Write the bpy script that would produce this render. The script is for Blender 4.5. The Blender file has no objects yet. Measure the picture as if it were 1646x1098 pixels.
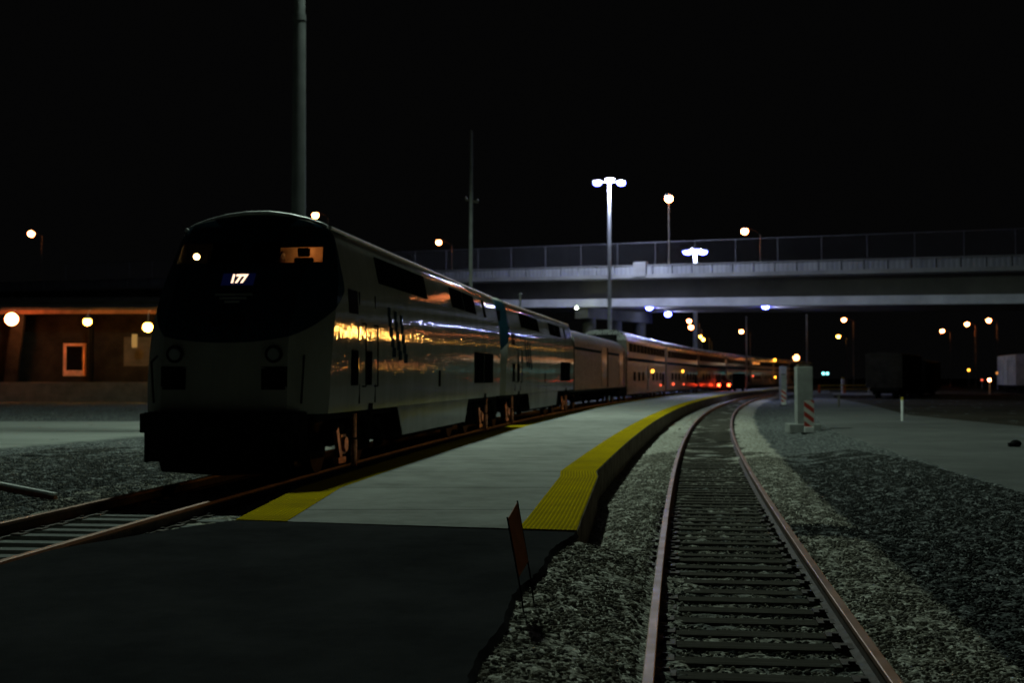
import bpy, bmesh, math, random
import numpy as np
from mathutils import Vector, Matrix
random.seed(7); rng = np.random.default_rng(7)
R = math.radians
sc = bpy.context.scene
col = sc.collection

# ---------------------------------------------------------------- camera
cam = bpy.data.cameras.new("camera")
cam.sensor_width = 36.0
cam.lens = 2050 / 1646 * 36
cam.clip_start = 0.1; cam.clip_end = 3000
cam.dof.use_dof = True
cam.dof.focus_distance = 11.0
cam.dof.aperture_fstop = 2.0
co = bpy.data.objects.new("camera", cam)
co.location = (0, 0, 1.855)
co.rotation_euler = (R(90) + math.atan(58 / 2050), 0, 0)
col.objects.link(co); sc.camera = co

# ---------------------------------------------------------------- world (night) + exposure
w = bpy.data.worlds.new("World"); sc.world = w; w.use_nodes = True
wn = w.node_tree
bg = wn.nodes["Background"]
sky = wn.nodes.new("ShaderNodeTexSky"); sky.sky_type = 'NISHITA'; sky.sun_disc = False
sky.sun_elevation = R(-4); sky.sun_rotation = R(200)
mixn = wn.nodes.new("ShaderNodeMix"); mixn.data_type = 'RGBA'; mixn.inputs[0].default_value = 0.985
wn.links.new(sky.outputs[0], mixn.inputs[6]); mixn.inputs[7].default_value = (0.018, 0.018, 0.0185, 1)
wn.links.new(mixn.outputs[2], bg.inputs[0])
bg.inputs[1].default_value = 0.08
sc.view_settings.view_transform = 'Standard'; sc.view_settings.look = 'None'
sc.view_settings.gamma = 1; sc.view_settings.exposure = 0
sc.cycles.max_bounces = 5; sc.cycles.diffuse_bounces = 2; sc.cycles.glossy_bounces = 3
sc.cycles.sample_clamp_indirect = 2.0; sc.cycles.caustics_reflective = False; sc.cycles.caustics_refractive = False

# ---------------------------------------------------------------- lamps table (tuning)
MAST_P, TRIPLE_P, TEE_P = 14800, 7200, 15000
FARMAST_P = 9500
WHITE = (0.76, 1.0, 0.84); BLUE = (0.66, 0.74, 1.0); SODIUM = (1.0, 0.42, 0.10); AMBER = (1.0, 0.62, 0.12)

# ---------------------------------------------------------------- helpers
def tag(o, label=None, cat=None, group=None, kind=None):
    if label: o["label"] = label
    if cat: o["category"] = cat
    if group: o["group"] = group
    if kind: o["kind"] = kind
    return o
def empty(name, loc, rz=0, label=None, cat=None, group=None):
    o = bpy.data.objects.new(name, None); o.empty_display_size = .3
    col.objects.link(o); o.location = loc; o.rotation_euler = (0, 0, rz)
    return tag(o, label, cat, group)
def light(name, loc, power, color, radius=.3, parent=None, spot=None, target=None, blend=.6):
    L = bpy.data.lights.new(name, 'SPOT' if spot else 'POINT')
    L.energy = power; L.color = color; L.shadow_soft_size = radius
    if spot: L.spot_size = R(spot); L.spot_blend = blend
    o = bpy.data.objects.new(name, L); col.objects.link(o); o.location = loc
    if target is not None:
        o.rotation_euler = (Vector(target) - Vector(loc)).to_track_quat('-Z', 'Y').to_euler()
    if parent: o.parent = parent
    return o

class MB:
    def __init__(s): s.v = []; s.f = []; s.uv = []
    def add(s, vs, fs, uvs=None):
        b = len(s.v); s.v += [tuple(p) for p in vs]; s.f += [tuple(b + i for i in f) for f in fs]
        s.uv += list(uvs) if uvs else [(p[0], p[1]) for p in vs]
        return s
    def box(s, c, d, rz=0, rx=0, ry=0):
        x, y, z = d[0] / 2, d[1] / 2, d[2] / 2
        M = Matrix.Rotation(rz, 3, 'Z') @ Matrix.Rotation(ry, 3, 'Y') @ Matrix.Rotation(rx, 3, 'X')
        c = Vector(c)
        vs = [c + M @ Vector(p) for p in ((-x,-y,-z),(x,-y,-z),(x,y,-z),(-x,y,-z),(-x,-y,z),(x,-y,z),(x,y,z),(-x,y,z))]
        return s.add(vs, ((0,3,2,1),(4,5,6,7),(0,1,5,4),(1,2,6,5),(2,3,7,6),(3,0,4,7)))
    def cyl(s, p0, p1, r0, r1=None, n=10, cap=True):
        r1 = r0 if r1 is None else r1
        p0, p1 = Vector(p0), Vector(p1); d = (p1 - p0).normalized()
        a = d.orthogonal().normalized(); b = d.cross(a)
        vs = []
        for p, r in ((p0, r0), (p1, r1)):
            for i in range(n):
                t = 2 * math.pi * i / n; vs.append(p + (a * math.cos(t) + b * math.sin(t)) * r)
        fs = [(i, (i + 1) % n, n + (i + 1) % n, n + i) for i in range(n)]
        if cap: fs += [tuple(range(n - 1, -1, -1)), tuple(range(n, 2 * n))]
        return s.add(vs, fs)
    def tube(s, pts, r, n=6):
        for a, b in zip(pts[:-1], pts[1:]): s.cyl(a, b, r, r, n)
        return s
    def sphere(s, c, r, nu=12, nv=8, sc3=(1, 1, 1)):
        vs = [(c[0], c[1], c[2] + r * sc3[2])]
        for j in range(1, nv):
            t = math.pi * j / nv
            for i in range(nu):
                p = 2 * math.pi * i / nu
                vs.append((c[0] + r * sc3[0] * math.sin(t) * math.cos(p), c[1] + r * sc3[1] * math.sin(t) * math.sin(p), c[2] + r * sc3[2] * math.cos(t)))
        vs.append((c[0], c[1], c[2] - r * sc3[2])); last = len(vs) - 1
        fs = [(0, 1 + i, 1 + (i + 1) % nu) for i in range(nu)]
        for j in range(nv - 2):
            for i in range(nu):
                a = 1 + j * nu + i; b = 1 + j * nu + (i + 1) % nu
                fs.append((a, a + nu, b + nu, b))
        fs += [(last, last - nu + (i + 1) % nu, last - nu + i) for i in range(nu)]
        return s.add(vs, fs)
    def quad(s, a, b, c, d, t=0.02):
        """a thin slab: quad abcd given thickness t along its normal"""
        a, b, c, d = map(Vector, (a, b, c, d)); n = (b - a).cross(d - a).normalized() * t
        vs = [a, b, c, d, a + n, b + n, c + n, d + n]
        return s.add(vs, ((3,2,1,0),(4,5,6,7),(0,1,5,4),(1,2,6,5),(2,3,7,6),(3,0,4,7)))
    def loft(s, rings, closed=True, caps=False, us=None):
        n = len(rings[0]); b = []
        vs = [p for r in rings for p in r]; fs = []; uv = []
        for i, r in enumerate(rings):
            L = 0
            for k, p in enumerate(r):
                if k: L += (Vector(p) - Vector(r[k - 1])).length
                uv.append(((us[i] if us else i), L))
        m = n if closed else n - 1
        for i in range(len(rings) - 1):
            for k in range(m):
                fs.append((i * n + k, i * n + (k + 1) % n, (i + 1) * n + (k + 1) % n, (i + 1) * n + k))
        if caps: fs += [tuple(range(n - 1, -1, -1)), tuple((len(rings) - 1) * n + k for k in range(n))]
        return s.add(vs, fs, uv)
    def mesh(s, name):
        me = bpy.data.meshes.new(name); me.from_pydata(s.v, [], s.f)
        ul = me.uv_layers.new(name="uv")
        li = np.empty(len(me.loops), dtype=np.int32); me.loops.foreach_get("vertex_index", li)
        ul.data.foreach_set("uv", np.array(s.uv, dtype=np.float32)[li].ravel())
        bm = bmesh.new(); bm.from_mesh(me); bmesh.ops.recalc_face_normals(bm, faces=bm.faces); bm.to_mesh(me); bm.free()
        return me
    def build(s, name, mat, parent=None, loc=None, smooth=None, bevel=0, **kw):
        me = s.mesh(name); me.materials.append(mat)
        o = bpy.data.objects.new(name, me); col.objects.link(o)
        if parent: o.parent = parent
        if loc: o.location = loc
        if smooth is not None:
            for p in me.polygons: p.use_smooth = True
            try: me.set_sharp_from_angle(angle=R(smooth))
            except Exception: pass
        if bevel:
            b = o.modifiers.new("bevel", 'BEVEL'); b.width = bevel; b.segments = 2; b.limit_method = 'ANGLE'
        return tag(o, **kw) if kw else o

def copy_tree(o, parent=None):
    c = o.copy(); col.objects.link(c)
    if parent: c.parent = parent
    for ch in list(o.children): copy_tree(ch, c)
    return c

# ---------------------------------------------------------------- materials
class NT:
    def __init__(s, name):
        s.m = bpy.data.materials.new(name); s.m.use_nodes = True; s.t = s.m.node_tree
        s.p = s.t.nodes["Principled BSDF"]; s.tc = None
    def n(s, t, **kw):
        x = s.t.nodes.new(t)
        for k, v in kw.items(): setattr(x, k, v)
        return x
    def l(s, a, b): s.t.links.new(a, b); return s
    def coord(s, kind="Object", scale=(1, 1, 1)):
        if not s.tc: s.tc = s.n("ShaderNodeTexCoord")
        mp = s.n("ShaderNodeMapping"); mp.inputs["Scale"].default_value = scale
        s.l(s.tc.outputs[kind], mp.inputs[0]); return mp.outputs[0]
    def noise(s, co_, scale, detail=4, rough=.6):
        x = s.n("ShaderNodeTexNoise"); x.inputs["Scale"].default_value = scale; x.inputs["Detail"].default_value = detail
        x.inputs["Roughness"].default_value = rough; s.l(co_, x.inputs["Vector"]); return x.outputs["Fac"]
    def voro(s, co_, scale, feature='F1'):
        x = s.n("ShaderNodeTexVoronoi"); x.feature = feature; x.inputs["Scale"].default_value = scale; s.l(co_, x.inputs["Vector"]); return x
    def ramp(s, fac, stops):
        x = s.n("ShaderNodeValToRGB"); r = x.color_ramp
        while len(r.elements) < len(stops): r.elements.new(.5)
        for e, (p, c) in zip(r.elements, stops): e.position = p; e.color = (*c, 1) if len(c) == 3 else c
        s.l(fac, x.inputs[0]); return x.outputs[0]
    def math(s, op, a, b=None, clamp=False):
        x = s.n("ShaderNodeMath", operation=op, use_clamp=clamp)
        for i, q in enumerate((a, b)):
            if q is None: continue
            if isinstance(q, (int, float)): x.inputs[i].default_value = q
            else: s.l(q, x.inputs[i])
        return x.outputs[0]
    def mix(s, f, a, b):
        x = s.n("ShaderNodeMix", data_type='RGBA')
        for i, q in ((0, f), (6, a), (7, b)):
            if isinstance(q, (int, float)): x.inputs[i].default_value = q
            elif isinstance(q, tuple): x.inputs[i].default_value = (*q, 1)
            else: s.l(q, x.inputs[i])
        return x.outputs[2]
    def bump(s, h, strength=.5, dist=.02):
        x = s.n("ShaderNodeBump"); x.inputs["Strength"].default_value = strength; x.inputs["Distance"].default_value = dist
        s.l(h, x.inputs["Height"]); s.l(x.outputs[0], s.p.inputs["Normal"]); return x
    def set(s, col_=None, rough=None, metal=None, spec=None):
        if col_ is not None:
            if isinstance(col_, tuple): s.p.inputs["Base Color"].default_value = (*col_, 1)
            else: s.l(col_, s.p.inputs["Base Color"])
        if rough is not None:
            if isinstance(rough, (int, float)): s.p.inputs["Roughness"].default_value = rough
            else: s.l(rough, s.p.inputs["Roughness"])
        if metal is not None: s.p.inputs["Metallic"].default_value = metal
        if spec is None and not metal and isinstance(rough, (int, float)) and rough >= .75: spec = .03
        if spec is not None and spec <= .08: s.p.inputs["IOR"].default_value = 1.01
        if spec is not None: s.p.inputs["Specular IOR Level"].default_value = spec
        return s

def grimy(name, c, rough=.6, metal=0, var=.35, scale=3, bump=.15, bs=30):
    """a paint or metal with soft blotchy variation and fine bump"""
    t = NT(name); o = t.coord()
    f = t.noise(o, scale, 5)
    lo = tuple(x * (1 - var) for x in c); hi = tuple(min(1, x * (1 + var)) for x in c)
    t.set(t.ramp(f, ((.3, lo), (.7, hi))), t.ramp(t.noise(o, scale * 2, 3), ((.3, (rough * .85,) * 3), (.7, (min(1, rough * 1.15),) * 3))), metal, (.03 if rough >= .75 else .14) if not metal else .4)
    if bump: t.bump(t.noise(o, bs, 4), bump, .01)
    return t.m
def emis(name, c, s, sampled=False):
    t = NT(name); t.set((0.02, 0.02, 0.02), .5)
    t.p.inputs["Emission Color"].default_value = (*c, 1); t.p.inputs["Emission Strength"].default_value = s
    if not sampled: t.m.cycles.emission_sampling = 'NONE'
    return t.m

M = {}
# concrete of the platform: uv.x runs along the platform in metres
t = NT("platform_concrete"); uv = t.coord("UV"); o = t.coord()
base = t.ramp(t.noise(o, 1.1, 8, .72), ((.28, (.23, .23, .21)), (.5, (.34, .34, .315)), (.72, (.42, .42, .39))))
sp = t.n("ShaderNodeSeparateXYZ"); t.l(uv, sp.inputs[0])
def joint(tt, v, pitch, width):
    a = tt.math('FRACT', tt.math('DIVIDE', v, pitch)); a = tt.math('ABSOLUTE', tt.math('SUBTRACT', a, .5))
    return tt.math('GREATER_THAN', a, .5 - width / pitch / 2)
j = joint(t, sp.outputs[0], 3.0, .05)
stain = t.ramp(t.noise(t.coord("Object", (.25, 1.2, 1)), 1.3, 4), ((.45, (1, 1, 1)), (.8, (.80, .80, .78))))
mm = t.n("ShaderNodeMix", data_type='RGBA', blend_type='MULTIPLY'); mm.inputs[0].default_value = 1
t.l(base, mm.inputs[6]); t.l(stain, mm.inputs[7])
t.set(t.mix(j, mm.outputs[2], (.10, .10, .09)), .85)
t.bump(t.math('SUBTRACT', t.noise(o, 60, 4), t.math('MULTIPLY', j, 2)), .25, .01); M['concrete'] = t.m
# tactile yellow: domes in rows
t = NT("tactile_yellow"); uv = t.coord("UV"); o = t.coord()
sp = t.n("ShaderNodeSeparateXYZ"); t.l(uv, sp.inputs[0])
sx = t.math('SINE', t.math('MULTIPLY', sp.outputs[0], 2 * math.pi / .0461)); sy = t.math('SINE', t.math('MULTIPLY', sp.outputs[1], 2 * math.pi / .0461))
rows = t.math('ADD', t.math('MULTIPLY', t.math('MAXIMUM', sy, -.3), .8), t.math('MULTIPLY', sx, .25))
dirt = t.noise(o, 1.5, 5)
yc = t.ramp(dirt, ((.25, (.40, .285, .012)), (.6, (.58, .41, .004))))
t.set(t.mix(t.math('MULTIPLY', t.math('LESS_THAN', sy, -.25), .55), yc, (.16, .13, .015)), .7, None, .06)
t.bump(rows, .8, .008); M['yellow'] = t.m
M['platform_side'] = grimy("platform_side_concrete", (.20, .17, .14), .9, 0, .45, 2.5, .5, 14)
# asphalt
t = NT("asphalt"); o = t.coord()
t.set(t.ramp(t.noise(o, .7, 6, .7), ((.25, (.020, .020, .021)), (.75, (.052, .052, .054)))), .8)
t.bump(t.voro(o, 110).outputs[0], .4, .006); M['asphalt'] = t.m
t = NT("road_asphalt_worn"); o = t.coord()
t.set(t.ramp(t.noise(o, .35, 6, .7), ((.3, (.105, .108, .105)), (.7, (.165, .168, .160)))), .85)
t.bump(t.noise(o, 50, 4), .3, .008); M['road'] = t.m
t = NT("lot_concrete"); o = t.coord()
t.set(t.ramp(t.noise(t.coord("Object", (.3, 1.6, 1)), .8, 6, .7), ((.3, (.20, .21, .19)), (.7, (.33, .34, .31)))), .85)
t.bump(t.noise(o, 40, 4), .3, .008); M['lot'] = t.m
# ballast: attribute 'fresh' 0..1 chooses pale new stone against old dark stone
t = NT("ballast"); o = t.coord()
at = t.n("ShaderNodeAttribute", attribute_name="fresh")
v = t.voro(o, 19); hue = t.n("ShaderNodeSeparateColor"); t.l(v.outputs["Color"], hue.inputs[0])
pale = t.ramp(hue.outputs[0], ((0, (.15, .14, .11)), (.5, (.40, .385, .32)), (1, (.62, .61, .53))))
dark = t.ramp(hue.outputs[1], ((0, (.035, .037, .037)), (.6, (.12, .128, .124)), (1, (.30, .31, .30))))
f = t.math('ADD', at.outputs["Fac"], t.math('MULTIPLY', t.math('SUBTRACT', t.noise(o, 1.6, 5), .5), .9))
t.set(t.mix(t.ramp(f, ((.40, (0, 0, 0)), (.60, (1, 1, 1)))), dark, pale), .92)
t.bump(t.math('ADD', t.math('MULTIPLY', v.outputs[0], -1), t.math('MULTIPLY', t.voro(o, 34).outputs[0], -.5)), .8, .035); M['ballast'] = t.m
t = NT("stone_chips"); at = t.n("ShaderNodeAttribute", attribute_name="tone")
t.set(t.ramp(at.outputs["Fac"], ((0, (.045, .048, .048)), (.35, (.135, .13, .118)), (.7, (.35, .325, .265)), (1, (.58, .56, .48)))), .9); M['stone'] = t.m
t = NT("dirt_ground"); o = t.coord()
t.set(t.ramp(t.noise(o, .12, 8, .7), ((.3, (.030, .028, .024)), (.7, (.075, .066, .052)))), .95)
t.bump(t.noise(o, 6, 6), .6, .1); M['dirt'] = t.m
# timber sleepers
t = NT("old_timber"); o = t.coord("Object", (.6, 9, 9))
t.set(t.ramp(t.noise(o, 2.2, 6, .7), ((.3, (.05, .045, .038)), (.7, (.14, .13, .11)))), .9)
t.bump(t.noise(o, 5, 5), .7, .02); M['timber'] = t.m
t = NT("grey_timber"); o = t.coord("Object", (.6, 9, 9))
t.set(t.ramp(t.noise(o, 2.2, 6, .7), ((.3, (.17, .175, .17)), (.7, (.34, .35, .33)))), .9)
t.bump(t.noise(o, 5, 5), .5, .02); M['greytimber'] = t.m
# rails
t = NT("rail_head_steel"); o = t.coord()
t.set(t.ramp(t.noise(o, 1.2, 5), ((.3, (.20, .10, .065)), (.7, (.36, .20, .14)))), t.ramp(t.noise(o, 3, 4), ((.3, (.42,) * 3), (.7, (.62,) * 3))), .5); M['railhead'] = t.m
M['rust'] = grimy("rusty_steel", (.070, .045, .032), .75, .2, .5, 8, .4, 40)
# locomotive skins
def steel(name, c, rough, metal, wave=.6, band=False):
    t = NT(name); o = t.coord("Object", (.4, 1, .035)); o2 = t.coord()
    f = t.noise(t.coord("Object", (1, .6, .25)), 1.4, 6, .65)
    colr = t.ramp(f, ((.3, tuple(x * .72 for x in c)), (.7, tuple(min(1, x * 1.2) for x in c))))
    t.set(colr, t.ramp(t.noise(o2, 4, 4), ((.3, (rough * .8,) * 3), (.7, (rough * 1.3,) * 3))), metal, .5)
    h = t.math('ADD', t.math('MULTIPLY', t.noise(o, 4.6, 3, .55), 1.0), t.math('MULTIPLY', t.noise(o2, 90, 2), .004))
    if band:
        sp = t.n("ShaderNodeSeparateXYZ"); t.l(t.coord(), sp.inputs[0])
        h = t.math('ADD', h, t.math('MULTIPLY', t.math('SINE', t.math('MULTIPLY', sp.outputs[2], 2 * math.pi / .07)), .25))
    t.bump(h, wave, .020)
    return t
t = NT("loco_silver_and_blue"); o = t.coord("Object", (.5, 2.6, 1.3)); o2 = t.coord()
f = t.noise(t.coord("Object", (1, .8, .3)), 1.2, 6, .65)
colr = t.ramp(f, ((.3, (.24, .235, .21)), (.7, (.36, .35, .32))))
t.set(colr, .75, 0, .04)
h = t.math('MULTIPLY', t.noise(o, 3.0, 2, .5), 1.0)
bn = t.n("ShaderNodeBump"); bn.inputs["Strength"].default_value = 1.0; bn.inputs["Distance"].default_value = .0045; t.l(h, bn.inputs["Height"])
t.p.inputs["Coat Weight"].default_value = .34; t.p.inputs["Coat Roughness"].default_value = .04; t.l(bn.outputs[0], t.p.inputs["Coat Normal"])
# blue mask of the cab: front end of the side + the nose above a V-shaped lower edge
sp = t.n("ShaderNodeSeparateXYZ"); t.l(t.coord(), sp.inputs[0])
m_ = t.math('ADD', t.math('ABSOLUTE', sp.outputs[0]), t.math('MULTIPLY', t.math('SUBTRACT', sp.outputs[1], .25), 1.0))
zb = t.math('ADD', t.math('MULTIPLY', t.math('MULTIPLY', m_, m_), .10), 2.20)
inm = t.math('MULTIPLY', t.math('GREATER_THAN', sp.outputs[2], zb), t.math('MULTIPLY', t.math('LESS_THAN', sp.outputs[1], 1.72), t.math('LESS_THAN', t.math('ADD', sp.outputs[2], t.math('MULTIPLY', t.math('MULTIPLY', sp.outputs[0], sp.outputs[0]), .15)), 4.385)))
old = t.p.inputs["Base Color"].links[0].from_socket
t.set(t.mix(inm, old, (.010, .030, .046)), None, None)
M['loco'] = t.m
t = steel("coach_stainless", (.15, .135, .12), .62, .1, .6, False); t.p.inputs["Coat Weight"].default_value = .14; t.p.inputs["Coat Roughness"].default_value = .12; M['coach'] = t.m
M['carroof'] = steel('stainless_car_roof', (.50, .50, .50), .26, .8, .5, False).m
M['baggage'] = steel("baggage_fluted_stainless", (.11, .105, .098), .62, .15, .8, True).m
M['roofgrey'] = grimy("roof_grey_paint", (.22, .24, .24), .65, 0, .3, 2, .1)
M['black'] = grimy("black_underframe", (.016, .016, .016), .76, 0, .4, 5, .4, 20)
M['recess'] = grimy("black_louvre", (.006, .006, .007), .8, 0, .3, 9, .1)
t = NT("dark_glass"); t.set((.005, .006, .007), .28, 0, .07); M['glass'] = t.m
t = NT("clear_glass"); gl = t.n("ShaderNodeBsdfGlossy"); gl.inputs[0].default_value = (.6, .6, .6, 1); gl.inputs[1].default_value = .04
tr = t.n("ShaderNodeBsdfTransparent"); tr.inputs[0].default_value = (.75, .75, .75, 1); mx = t.n("ShaderNodeMixShader"); mx.inputs[0].default_value = .06
t.l(tr.outputs[0], mx.inputs[1]); t.l(gl.outputs[0], mx.inputs[2]); t.l(mx.outputs[0], t.t.nodes["Material Output"].inputs[0]); M['clear'] = t.m
M['journal'] = grimy("orange_glint_metal", (.72, .30, .17), .36, .85, .4, 12, .35, 30)  # orange lamp glint put into the metal's colour
M['lit_rim'] = grimy('pale_lit_rim', (.62, .63, .62), .45, .3, .15, 4, .1)  # paleness carries the light caught along the roof rim
M['bluepaint'] = grimy("blue_paint", (.02, .04, .06), .8, 0, .3, 4, .1)
M['cabwall'] = grimy("cab_wall_tan", (.45, .28, .16), .7, 0, .3, 3, .1)
M['galv'] = grimy("galvanised_pole", (.32, .33, .33), .55, .3, .2, 2, .15)
M['mastpaint'] = grimy('mast_grey', (.12, .125, .125), .7, .1, .2, 2, .1)
M['darkpole'] = grimy("weathered_pole", (.13, .115, .095), .85, 0, .35, 2, .4)
M['bridge'] = grimy("bridge_concrete", (.30, .30, .29), .9, 0, .28, .35, .25, 4)
M['pierdark'] = grimy('shaded_pier_concrete', (.07, .07, .06), .9, 0, .3, .6, .2, 4)  # gloom under the deck put into the concrete's colour
M['flange'] = grimy('flange_lit_pale', (.54, .54, .58), .85, 0, .2, .5, .1, 4)  # lamp light on the front flange put into its pale colour
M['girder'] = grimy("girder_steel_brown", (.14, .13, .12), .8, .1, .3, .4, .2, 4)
t = NT("parapet_concrete"); o = t.coord("Object"); sp = t.n("ShaderNodeSeparateXYZ"); t.l(o, sp.inputs[0])
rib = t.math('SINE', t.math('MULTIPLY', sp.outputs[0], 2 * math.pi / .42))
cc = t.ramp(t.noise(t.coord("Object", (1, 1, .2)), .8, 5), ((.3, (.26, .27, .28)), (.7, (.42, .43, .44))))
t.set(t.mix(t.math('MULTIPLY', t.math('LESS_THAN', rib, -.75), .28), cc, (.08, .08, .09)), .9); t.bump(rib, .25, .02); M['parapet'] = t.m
M['wire'] = grimy("chainlink_wire", (.16, .165, .18), .6, .3, .2, 2, 0)
M['pillar'] = grimy("pillar_concrete", (.30, .31, .29), .88, 0, .22, 2.2, .35, 25)
M['white'] = grimy("white_paint", (.72, .73, .70), .6, 0, .15, 4, .1)
M['cream'] = grimy("cream_boxcar", (.50, .47, .42), .7, 0, .3, .8, .2, 6)
M['boxcar'] = grimy("dull_boxcar", (.040, .034, .030), .8, 0, .4, 1, .3, 6)
M['wallbrown'] = grimy("warehouse_wall", (.024, .021, .017), .9, 0, .6, .5, .3, 8)
M['wallgrey'] = grimy("warehouse_block", (.11, .10, .085), .9, 0, .25, 1.2, .3, 8)
M['frame'] = grimy('window_frame_lit_orange', (.80, .42, .28), .7, 0, .25, 3, .1)  # orange of the eave lamp's light put into the frame colour
M['roofdark'] = grimy("warehouse_roof", (.05, .045, .04), .8, 0, .3, 1, .2)
M['eave'] = grimy("eave_timber", (.20, .10, .06), .8, 0, .3, 2, .2)
M['orange'] = grimy("faded_orange", (.42, .13, .055), .7, 0, .25, 9, .2)
M['yrail'] = grimy("yellow_barrier", (.42, .32, .04), .6, 0, .3, 3, .1)
M['obarrel'] = grimy("orange_plastic", (.55, .13, .03), .5, 0, .2, 3, .1)
M['skin'] = grimy("skin", (.40, .24, .17), .6, 0, .1, 3, 0)
M['cloth'] = grimy("navy_workwear", (.02, .022, .03), .9, 0, .2, 5, 0)
# red and white slanted stripes
t = NT("striped_panel"); o = t.coord(); sp = t.n("ShaderNodeSeparateXYZ"); t.l(o, sp.inputs[0])
d_ = t.math('FRACT', t.math('DIVIDE', t.math('ADD', sp.outputs[2], t.math('MULTIPLY', sp.outputs[0], .75)), .34))
t.set(t.mix(t.math('GREATER_THAN', d_, .5), (.55, .53, .47), (.42, .035, .02)), .5); M['stripe'] = t.m
# lamp lenses
M['lens_sodium'] = emis("sodium_lamp", (1.0, .25, .075), 60)
M['lens_flood'] = emis('sodium_floodlight', (1.0, .46, .10), 160)
M['lens_amber'] = emis("amber_lamp", (1.0, .42, .05), 45)
M['lens_blue'] = emis("bluewhite_lamp", (.09, .11, 1.0), 46)
M['lens_white'] = emis("white_lamp", (.85, 1.0, .75), 14)
M['tail_red'] = emis("red_tail_lamp", (1.0, .05, .012), 30)
M['glow_amber'] = emis("amber_glow", (1.0, .36, .03), 9)
M['glow_red'] = emis("dim_red_glow", (1.0, .12, .05), 2.2)
M['cyan'] = emis("cyan_signal", (.25, .95, .95), 5)
M['number'] = emis("lit_number", (1.0, .66, .45), 1.9)
M['numblue'] = emis("blue_number_glass", (.02, .04, .30), .03)
M['winlit'] = emis("lit_window", (1.0, .34, .06), 1.2)
M['cablamp'] = emis("cab_glow", (1.0, .62, .22), 14)

# ---------------------------------------------------------------- alignments of the two curved tracks
c1 = np.array([-5.743595456043817e-07, 0.0008243784297429585, 0.0796922797440424, -6.3990272903936605])
c2 = np.array([-4.7192685284604215e-09, 2.02108992105263e-06, 0.0003414217970056953, 0.12304589864861738, 0.6009109910136055])
def mkpath(c, y0, y1=330.):
    Y = np.linspace(y0, y1, 6000); Yc = np.minimum(Y, 245.)
    X = np.polyval(c, Yc) + np.polyval(np.polyder(c), 245.) * (Y - Yc)
    s = np.concatenate([[0], np.cumsum(np.hypot(np.diff(X), np.diff(Y)))])
    return X, Y, s
class Path:
    def __init__(s, c, y0, y1=330.):
        s.X, s.Y, s.s = mkpath(c, y0, y1); s.L = s.s[-1]
        s.h = np.arctan2(np.gradient(s.X), np.gradient(s.Y))
    def at(s, d, off=0.):
        x = np.interp(d, s.s, s.X); y = np.interp(d, s.s, s.Y); h = np.interp(d, s.s, s.h)
        return float(x + off * math.cos(h)), float(y - off * math.sin(h)), float(h)
    def sY(s, Y): return float(np.interp(Y, s.Y, s.s))
T1 = Path(c1, -5); T2 = Path(c2, -5)
def X1(Y): return float(np.interp(Y, T1.Y, T1.X))
def X2(Y): return float(np.interp(Y, T2.Y, T2.X))
Z1 = .20      # rail head of the train's track; the near track's rail head is z = 0
ZP = .30      # platform top

# ---------------------------------------------------------------- ground
def steps(a, b, h0, g):
    out = [a]; h = h0
    while out[-1] < b: out.append(out[-1] + h); h *= g
    return np.array(out)
def smooth(a, b, x): t_ = np.clip((x - a) / (b - a), 0, 1); return t_ * t_ * (3 - 2 * t_)
RE_Y = [-10, 12, 20.99, 25.32, 33.5, 44.56, 70, 120, 300]; RE_X = [7.6, 7.9, 8.35, 8.76, 9.75, 11.19, 16.2, 27.6, 78]
def height(X, Y):
    x1 = np.interp(Y, T1.Y, T1.X); x2 = np.interp(Y, T2.Y, T2.X); re = np.interp(Y, RE_Y, RE_X)
    d1 = X - x1; d2 = X - x2
    right = -.190 + .055 * smooth(.80, .95, np.abs(d2)) - .10 * smooth(1.3, 2.2, d2) + .22 * smooth(0, 1, (X - x2 - 1.8) / np.maximum(re - x2 - 1.8, .5))
    left2 = -.190 + .055 * smooth(.80, .95, np.abs(d2)) - .10 * smooth(1.2, 1.8, -d2)
    ae = np.interp(Y, [2.4, 7.17, 9.67, 12.1, 12.935], [-.62, -.24, .03, .45, .64]); za = np.interp(Y, [2, 9, 12, 13.9], [.16, .20, .28, .302]) - .065
    hp = smooth(0, 1, (1.35 + d2 * -1 * 0 - (X - ae)) / 1.35 * 1.0) * (1 - smooth(12.6, 13.2, Y))
    left2 = left2 * (1 - hp) + za * hp
    mid = np.where(d2 > 0, right, left2)
    z1 = .02 - .03 * smooth(1.5, 4, -d1) - .075 * (1 - smooth(.62, .9, np.abs(d1)))
    t_ = smooth(1.4, 2.6, d1)
    return np.where(d2 > -2.0, mid, z1 * (1 - t_) + np.where(Y < 13, left2, np.minimum(left2, z1)) * t_)
def grid_sheet(name, xs, ys, mat, rough, **kw):
    gx, gy = np.meshgrid(xs, ys); z = height(gx, gy) + rng.normal(0, rough, gx.shape)
    V = np.stack([gx, gy, z], -1).reshape(-1, 3); nx, ny = len(xs), len(ys)
    i = np.arange(nx - 1)[None, :] + np.arange(ny - 1)[:, None] * nx
    F = np.stack([i, i + 1, i + 1 + nx, i + nx], -1).reshape(-1, 4)
    me = bpy.data.meshes.new(name); me.vertices.add(len(V)); me.vertices.foreach_set("co", V.astype(np.float32).ravel())
    me.loops.add(F.size); me.loops.foreach_set("vertex_index", F.astype(np.int32).ravel())
    me.polygons.add(len(F)); me.polygons.foreach_set("loop_start", (np.arange(len(F)) * 4).astype(np.int32))
    me.polygons.foreach_set("loop_total", np.full(len(F), 4, np.int32)); me.update(); me.validate()
    a = me.attributes.new("fresh", 'FLOAT', 'POINT'); a.data.foreach_set("value", fresh(V[:, 0], V[:, 1]).astype(np.float32))
    me.materials.append(mat); o = bpy.data.objects.new(name, me); col.objects.link(o); return tag(o, **kw)
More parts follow.
